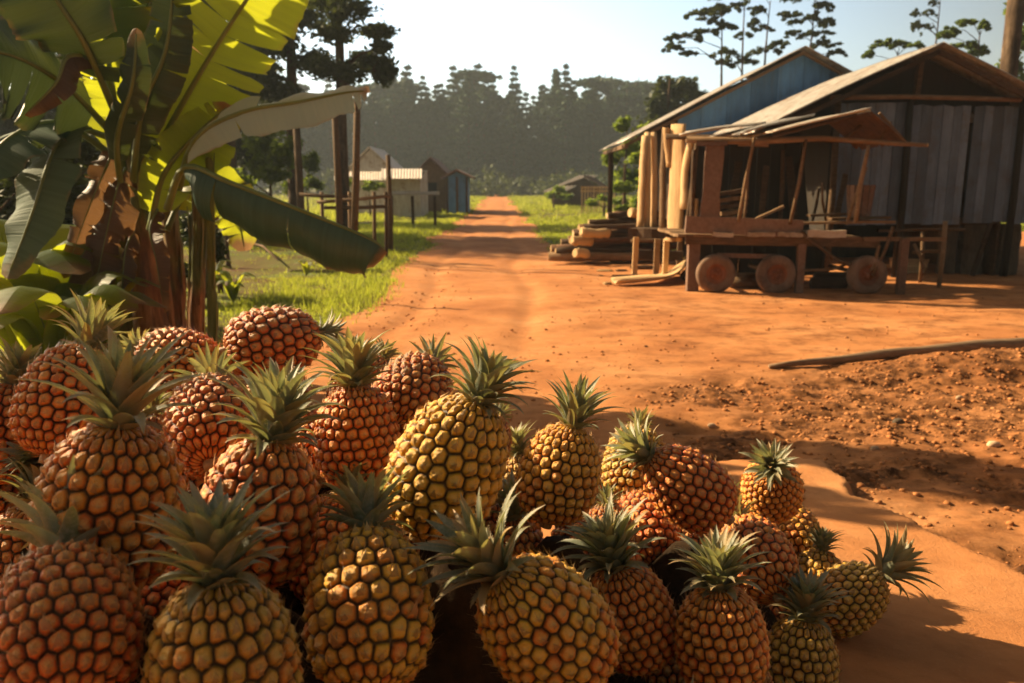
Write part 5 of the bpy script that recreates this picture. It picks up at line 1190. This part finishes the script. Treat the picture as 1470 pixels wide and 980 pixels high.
# pole lying on the ground
a=gp(1104,529,.015); b=gp(1640,500,.07); cs=[a.lerp(b,i_/21)+Vector((0,0,.03*math.sin(i_/21*math.pi)+.004*math.sin(i_*1.3))) for i_ in range(22)]
m=MB(); m.tube(cs,[.014+.055*(i/21)**.75 for i in range(22)],10,rough=.05)
fin(m.build('log',M['wood_pole'],None,True,origin=a),'long tapering pole lying on the churned dirt, thick end at the right edge','pole')
for (px,py,s,lb) in ((1378,572,.022,'small pale stone on the churned dirt at right'),(1022,612,.022,'tiny pale pebble just above the ledge corner'),(1427,640,.03,'rounded earthy stone near the right edge'),(1290,607,.03,'dark flat stone below the pole'),(1256,645,.02,'tiny pale pebble right of the ledge corner')):
    g_=gp(px,py,s*.2); m=MB(); m.tube([g_+Vector((-s,0,-s*.2)),g_+Vector((-s*.6,0,0)),g_,g_+Vector((s*.6,0,0)),g_+Vector((s,0,-s*.2))],[s*.3,s*.6,s*.65,s*.5,s*.2],8,rough=.1); fin(m.build('stone',M['stone' if 'dark' in lb else 'pebble'],None,True,origin=g_),lb,'stone')

# ---------------------------------------------------------------- posts, fence, fallen branches on the left
def post(px,y0,y1,Y,r,label,lean=0,mat='post'):
    q=pt(px,y0,Y); g=Vector((q.x+lean,Y,hz(q.x+lean,Y)-.05)); m=MB(); m.tube([g,g.lerp(q,.5)+Vector((.01,0,0)),q],[r*1.1,r,r*.9],9,rough=.05); return fin(m.build('wooden_post',M[mat],None,True,origin=g+Vector((0,0,.05))),label,'post','posts left of the road')
PY=13.0
post(480,152,0,PY,.055,'left one of the two tall posts under the end of the arching leaf')
post(513,138,0,PY-.6,.055,'right tall post, leaning, under the end of the arching leaf',-.16)
post(557,222,0,PY+1.5,.045,'short lone post right of the two tall ones')
post(425,175,0,PY+2,.07,'thick dark post behind the arching leaf',0,'bark')
post(300,180,0,9,.03,'thin pole rising behind the banana stems',0,'bark_red')
a=pt(487,137,PY-.62); b=pt(530,128,PY-.62); board('timber',a,b,.09,.09,'wood_pale','weathered timber stub resting on top of the leaning tall post','timber')
rl=empty('rail_fence',(pt(510,290,PY).x,PY,0),'low broken rail fence between the posts left of the road','fence')
for (a,b) in (((455,290),(560,281)),((465,298),(555,296)),((430,279),(500,282))):
    m=MB(); m.tube([pt(*a,PY+.1),pt((a[0]+b[0])/2,(a[1]+b[1])/2+1,PY+.1),pt(*b,PY+.15)],.03,6,rough=.08); m.build('rail',M['post'],rl,True)
for px in (460,500,535,552):
    q=pt(px,275,PY+.15); m=MB(); m.tube([(q.x,PY+.15,hz(q.x,PY)-.03),(q.x+.02,PY+.15,q.z)],.03,6); m.build('stake',M['post'],rl,True)
gb='fallen branches under the trees at left'
for k,((ax,ay),(bx,by),r_,lb) in enumerate((((340,338),(450,345),.05,'longest fallen branch in the shade behind the drooping leaf'),((360,352),(400,385),.025,'thin stick slanting toward the grass behind the drooping leaf'),((345,360),(440,332),.035,'crossed branch on the shaded ground at left'),((380,325),(470,318),.045,'pale fallen branch near the low rail fence'),((330,322),(400,330),.05,'thick fallen branch by the thin banana stems'),((420,352),(500,345),.03,'short branch at the edge of the sunny grass'))):
    A_=gp(ax,ay,r_+.03);B_=gp(bx,by,r_+.10); m=MB(); m.tube([A_,(A_+B_)/2+Vector((0,.05,.06)),B_],[r_,r_*.8,r_*.5],7,rough=.1); fin(m.build('fallen_branch',M['wood_mid'],None,True,origin=A_),lb,'branch',gb)

# ---------------------------------------------------------------- far houses
def house(name,px0,px1,pyeave,pyapex,Y,dep,label,wall='plaster',roof='roof_red',apx=None,ov=.25,cat='house',group='far houses left of the road'):
    x0,x1=pt(px0,265,Y).x,pt(px1,265,Y).x; ze=pt(0,pyeave,Y).z; za=pt(0,pyapex,Y).z; xa=(x0+x1)/2 if apx is None else pt(apx,265,Y).x
    e=empty(name,((x0+x1)/2,Y,0),label,cat,group); m=MB(); z0=-.1
    vs=[(x0,Y,z0),(x1,Y,z0),(x1,Y,ze),(xa,Y,za),(x0,Y,ze)]; vs+=[(v[0],Y+dep,v[2]) for v in vs]
    m.add(vs,[(0,1,2,3,4),(9,8,7,6,5),(0,4,9,5),(1,6,7,2)],.5); m.build('wall',M[wall],e)
    for s_ in (-1,1):
        ex=(x0 if s_<0 else x1)+s_*ov; sl=(za-ze)/abs((x0 if s_<0 else x1)-xa); m=MB()
        A_=Vector((xa,Y-ov,za+.05));Bq=Vector((ex,Y-ov,ze-sl*ov+.05)); m.add([A_,Bq,Bq+Vector((0,dep+2*ov,0)),A_+Vector((0,dep+2*ov,0)),A_+Vector((0,0,.08)),Bq+Vector((0,0,.08)),Bq+Vector((0,dep+2*ov,.08)),A_+Vector((0,dep+2*ov,.08))],[(0,3,2,1),(4,5,6,7),(0,1,5,4),(1,2,6,5),(2,3,7,6)],.5); m.build('roof',M[roof],e)
    return e,x0,x1,ze
e,x0,x1,ze=house('far_house',500,566,246,214,38,4,'pale far house with a steep gable between the tall posts',wall='plaster',roof='tin_light')
m=MB(); m.beam((x0+.5,37.97,.0),(x0+.5,37.97,.9),.7,.05,up=(0,1,0)); m.build('door',M['black'],e)
m=MB(); m.beam(((x0+x1)/2+.5,37.97,.55),((x0+x1)/2+.5,37.97,.95),.6,.05,up=(0,1,0)); m.build('window',M['black'],e)
# lean-to with a pale roof
def leanto(px0,px1,py0,py1,Y,dep,label,mat='tin_light',wall='plaster',name='lean_to'):
    a=pt(px0,py0,Y); b=pt(px1,py0,Y); c=pt(px1,py1,Y+dep); d=pt(px0,py1,Y+dep); e=empty(name,((a.x+b.x)/2,Y,0),label,'lean-to','far houses left of the road')
    corr_sheet(d,c,b,a,pitch=.12,amp=.012,nl=4,thick=.03).build('roof',M[mat],e)
    m=MB(); ym=Y+.3; m.add([(a.x+.1,ym,-.1),(b.x-.1,ym,-.1),(b.x-.1,ym,a.z-.03),(a.x+.1,ym,a.z-.03),(a.x+.1,Y+dep-.1,-.1),(b.x-.1,Y+dep-.1,-.1),(b.x-.1,Y+dep-.1,d.z-.06),(a.x+.1,Y+dep-.1,d.z-.06)],[(0,1,2,3),(5,4,7,6),(4,0,3,7),(1,5,6,2)],.5); m.build('wall',M[wall],e)
    return e
leanto(480,560,258,246,34,3,'wide pale roofed lean-to in front of the far gabled house')
leanto(548,606,256,242,30,3,'low lean-to with pale slanting roof between the far houses')
e,x0,x1,ze=house('far_house',598,640,250,229,36,4,'brown gabled far hut beside the blue tarp shelter',wall='wood_mid',roof='roof_red')
m=MB(); m.beam(((x0+x1)/2,35.97,.9),((x0+x1)/2,35.97,1.3),.5,.05,up=(0,1,0)); m.build('window',M['black'],e)
e,x0,x1,ze=house('tarp_shelter',642,670,254,247,34,2.5,'small bright blue tarp sided shelter at the road edge',wall='tarp',roof='roof_red',cat='shelter')
for k in range(3):
    x=x0+(x1-x0)*k/2; m=MB(); m.beam((x,33.95,-.05),(x,33.95,ze),.08,.06,up=(0,1,0)); m.build('post',M['wood_dark'],e)
tb=empty('board_table',(pt(590,288,24).x,24,0),'pale boards laid as a low table in front of the far hut','table')
m=MB(); [m.beam(pt(556,279-.9*k,23+.3*k),pt(630,278-.9*k,23+.3*k),.28,.04,seg=5,wob=.01) for k in range(4)]; m.build('tabletop',M['tin_light'],tb)
for px in (562,592,624):
    q=pt(px,281,23.2); m=MB(); m.beam((q.x,23.2,-.03),(q.x,23.2,q.z),.08,.08,up=(0,1,0)); m.build('leg',M['wood_dark'],tb)
# huts right of the road
e=empty('tin_hut',(pt(820,280,46).x,46,0),'low hut with a slanting bluish tin roof right of the road end','hut','huts right of the road')
a=pt(782,274,46);b=pt(838,252,47); corr_sheet(pt(832,251.5,50),pt(858,251.5,50),pt(812,274,45),pt(779,275,45),pitch=.2,amp=.03,nl=6,thick=.04).build('roof',M['tin_light'],e)
corr_sheet(b,pt(852,253,50),pt(872,268,50),pt(866,268,46.5),pitch=.3,amp=.03,nl=6,thick=.04).build('roof',M['tin_under'],e)
m=MB(); q0=pt(795,275,46.6);q1=pt(860,275,46.6); m.add([(q0.x,46.6,-.1),(q1.x,46.6,-.1),(q1.x,46.6,1.1),(b.x,46.6,b.z-.1),(q0.x,46.6,1.0)],[(0,1,2,3,4)],.5); m.build('wall',M['wood_dark'],e); m=MB(); m.add([(q0.x,49,-.1),(q1.x,49,-.1),(q1.x,49,1.1),(b.x,49,b.z-.1),(q0.x,49,1.0)],[(4,3,2,1,0)],.5); m.build('wall',M['wood_dark'],e)
e=empty('picket_fence',(pt(858,275,36).x,36,0),'low pale fence in front of the tin roofed hut','fence')
for k in range(12):
    q=pt(836+k*4.2,267,36); m=MB(); m.beam((q.x,36,hz(q.x,36)-.03),(q.x,36,q.z),.06,.03,up=(0,1,0)); m.build('picket',M['wood_pale'],e)
for py in (269,274):
    m=MB(); m.beam(pt(834,py,36.05),pt(886,py,36.05),.03,.06); m.build('rail',M['wood_pale'],e)
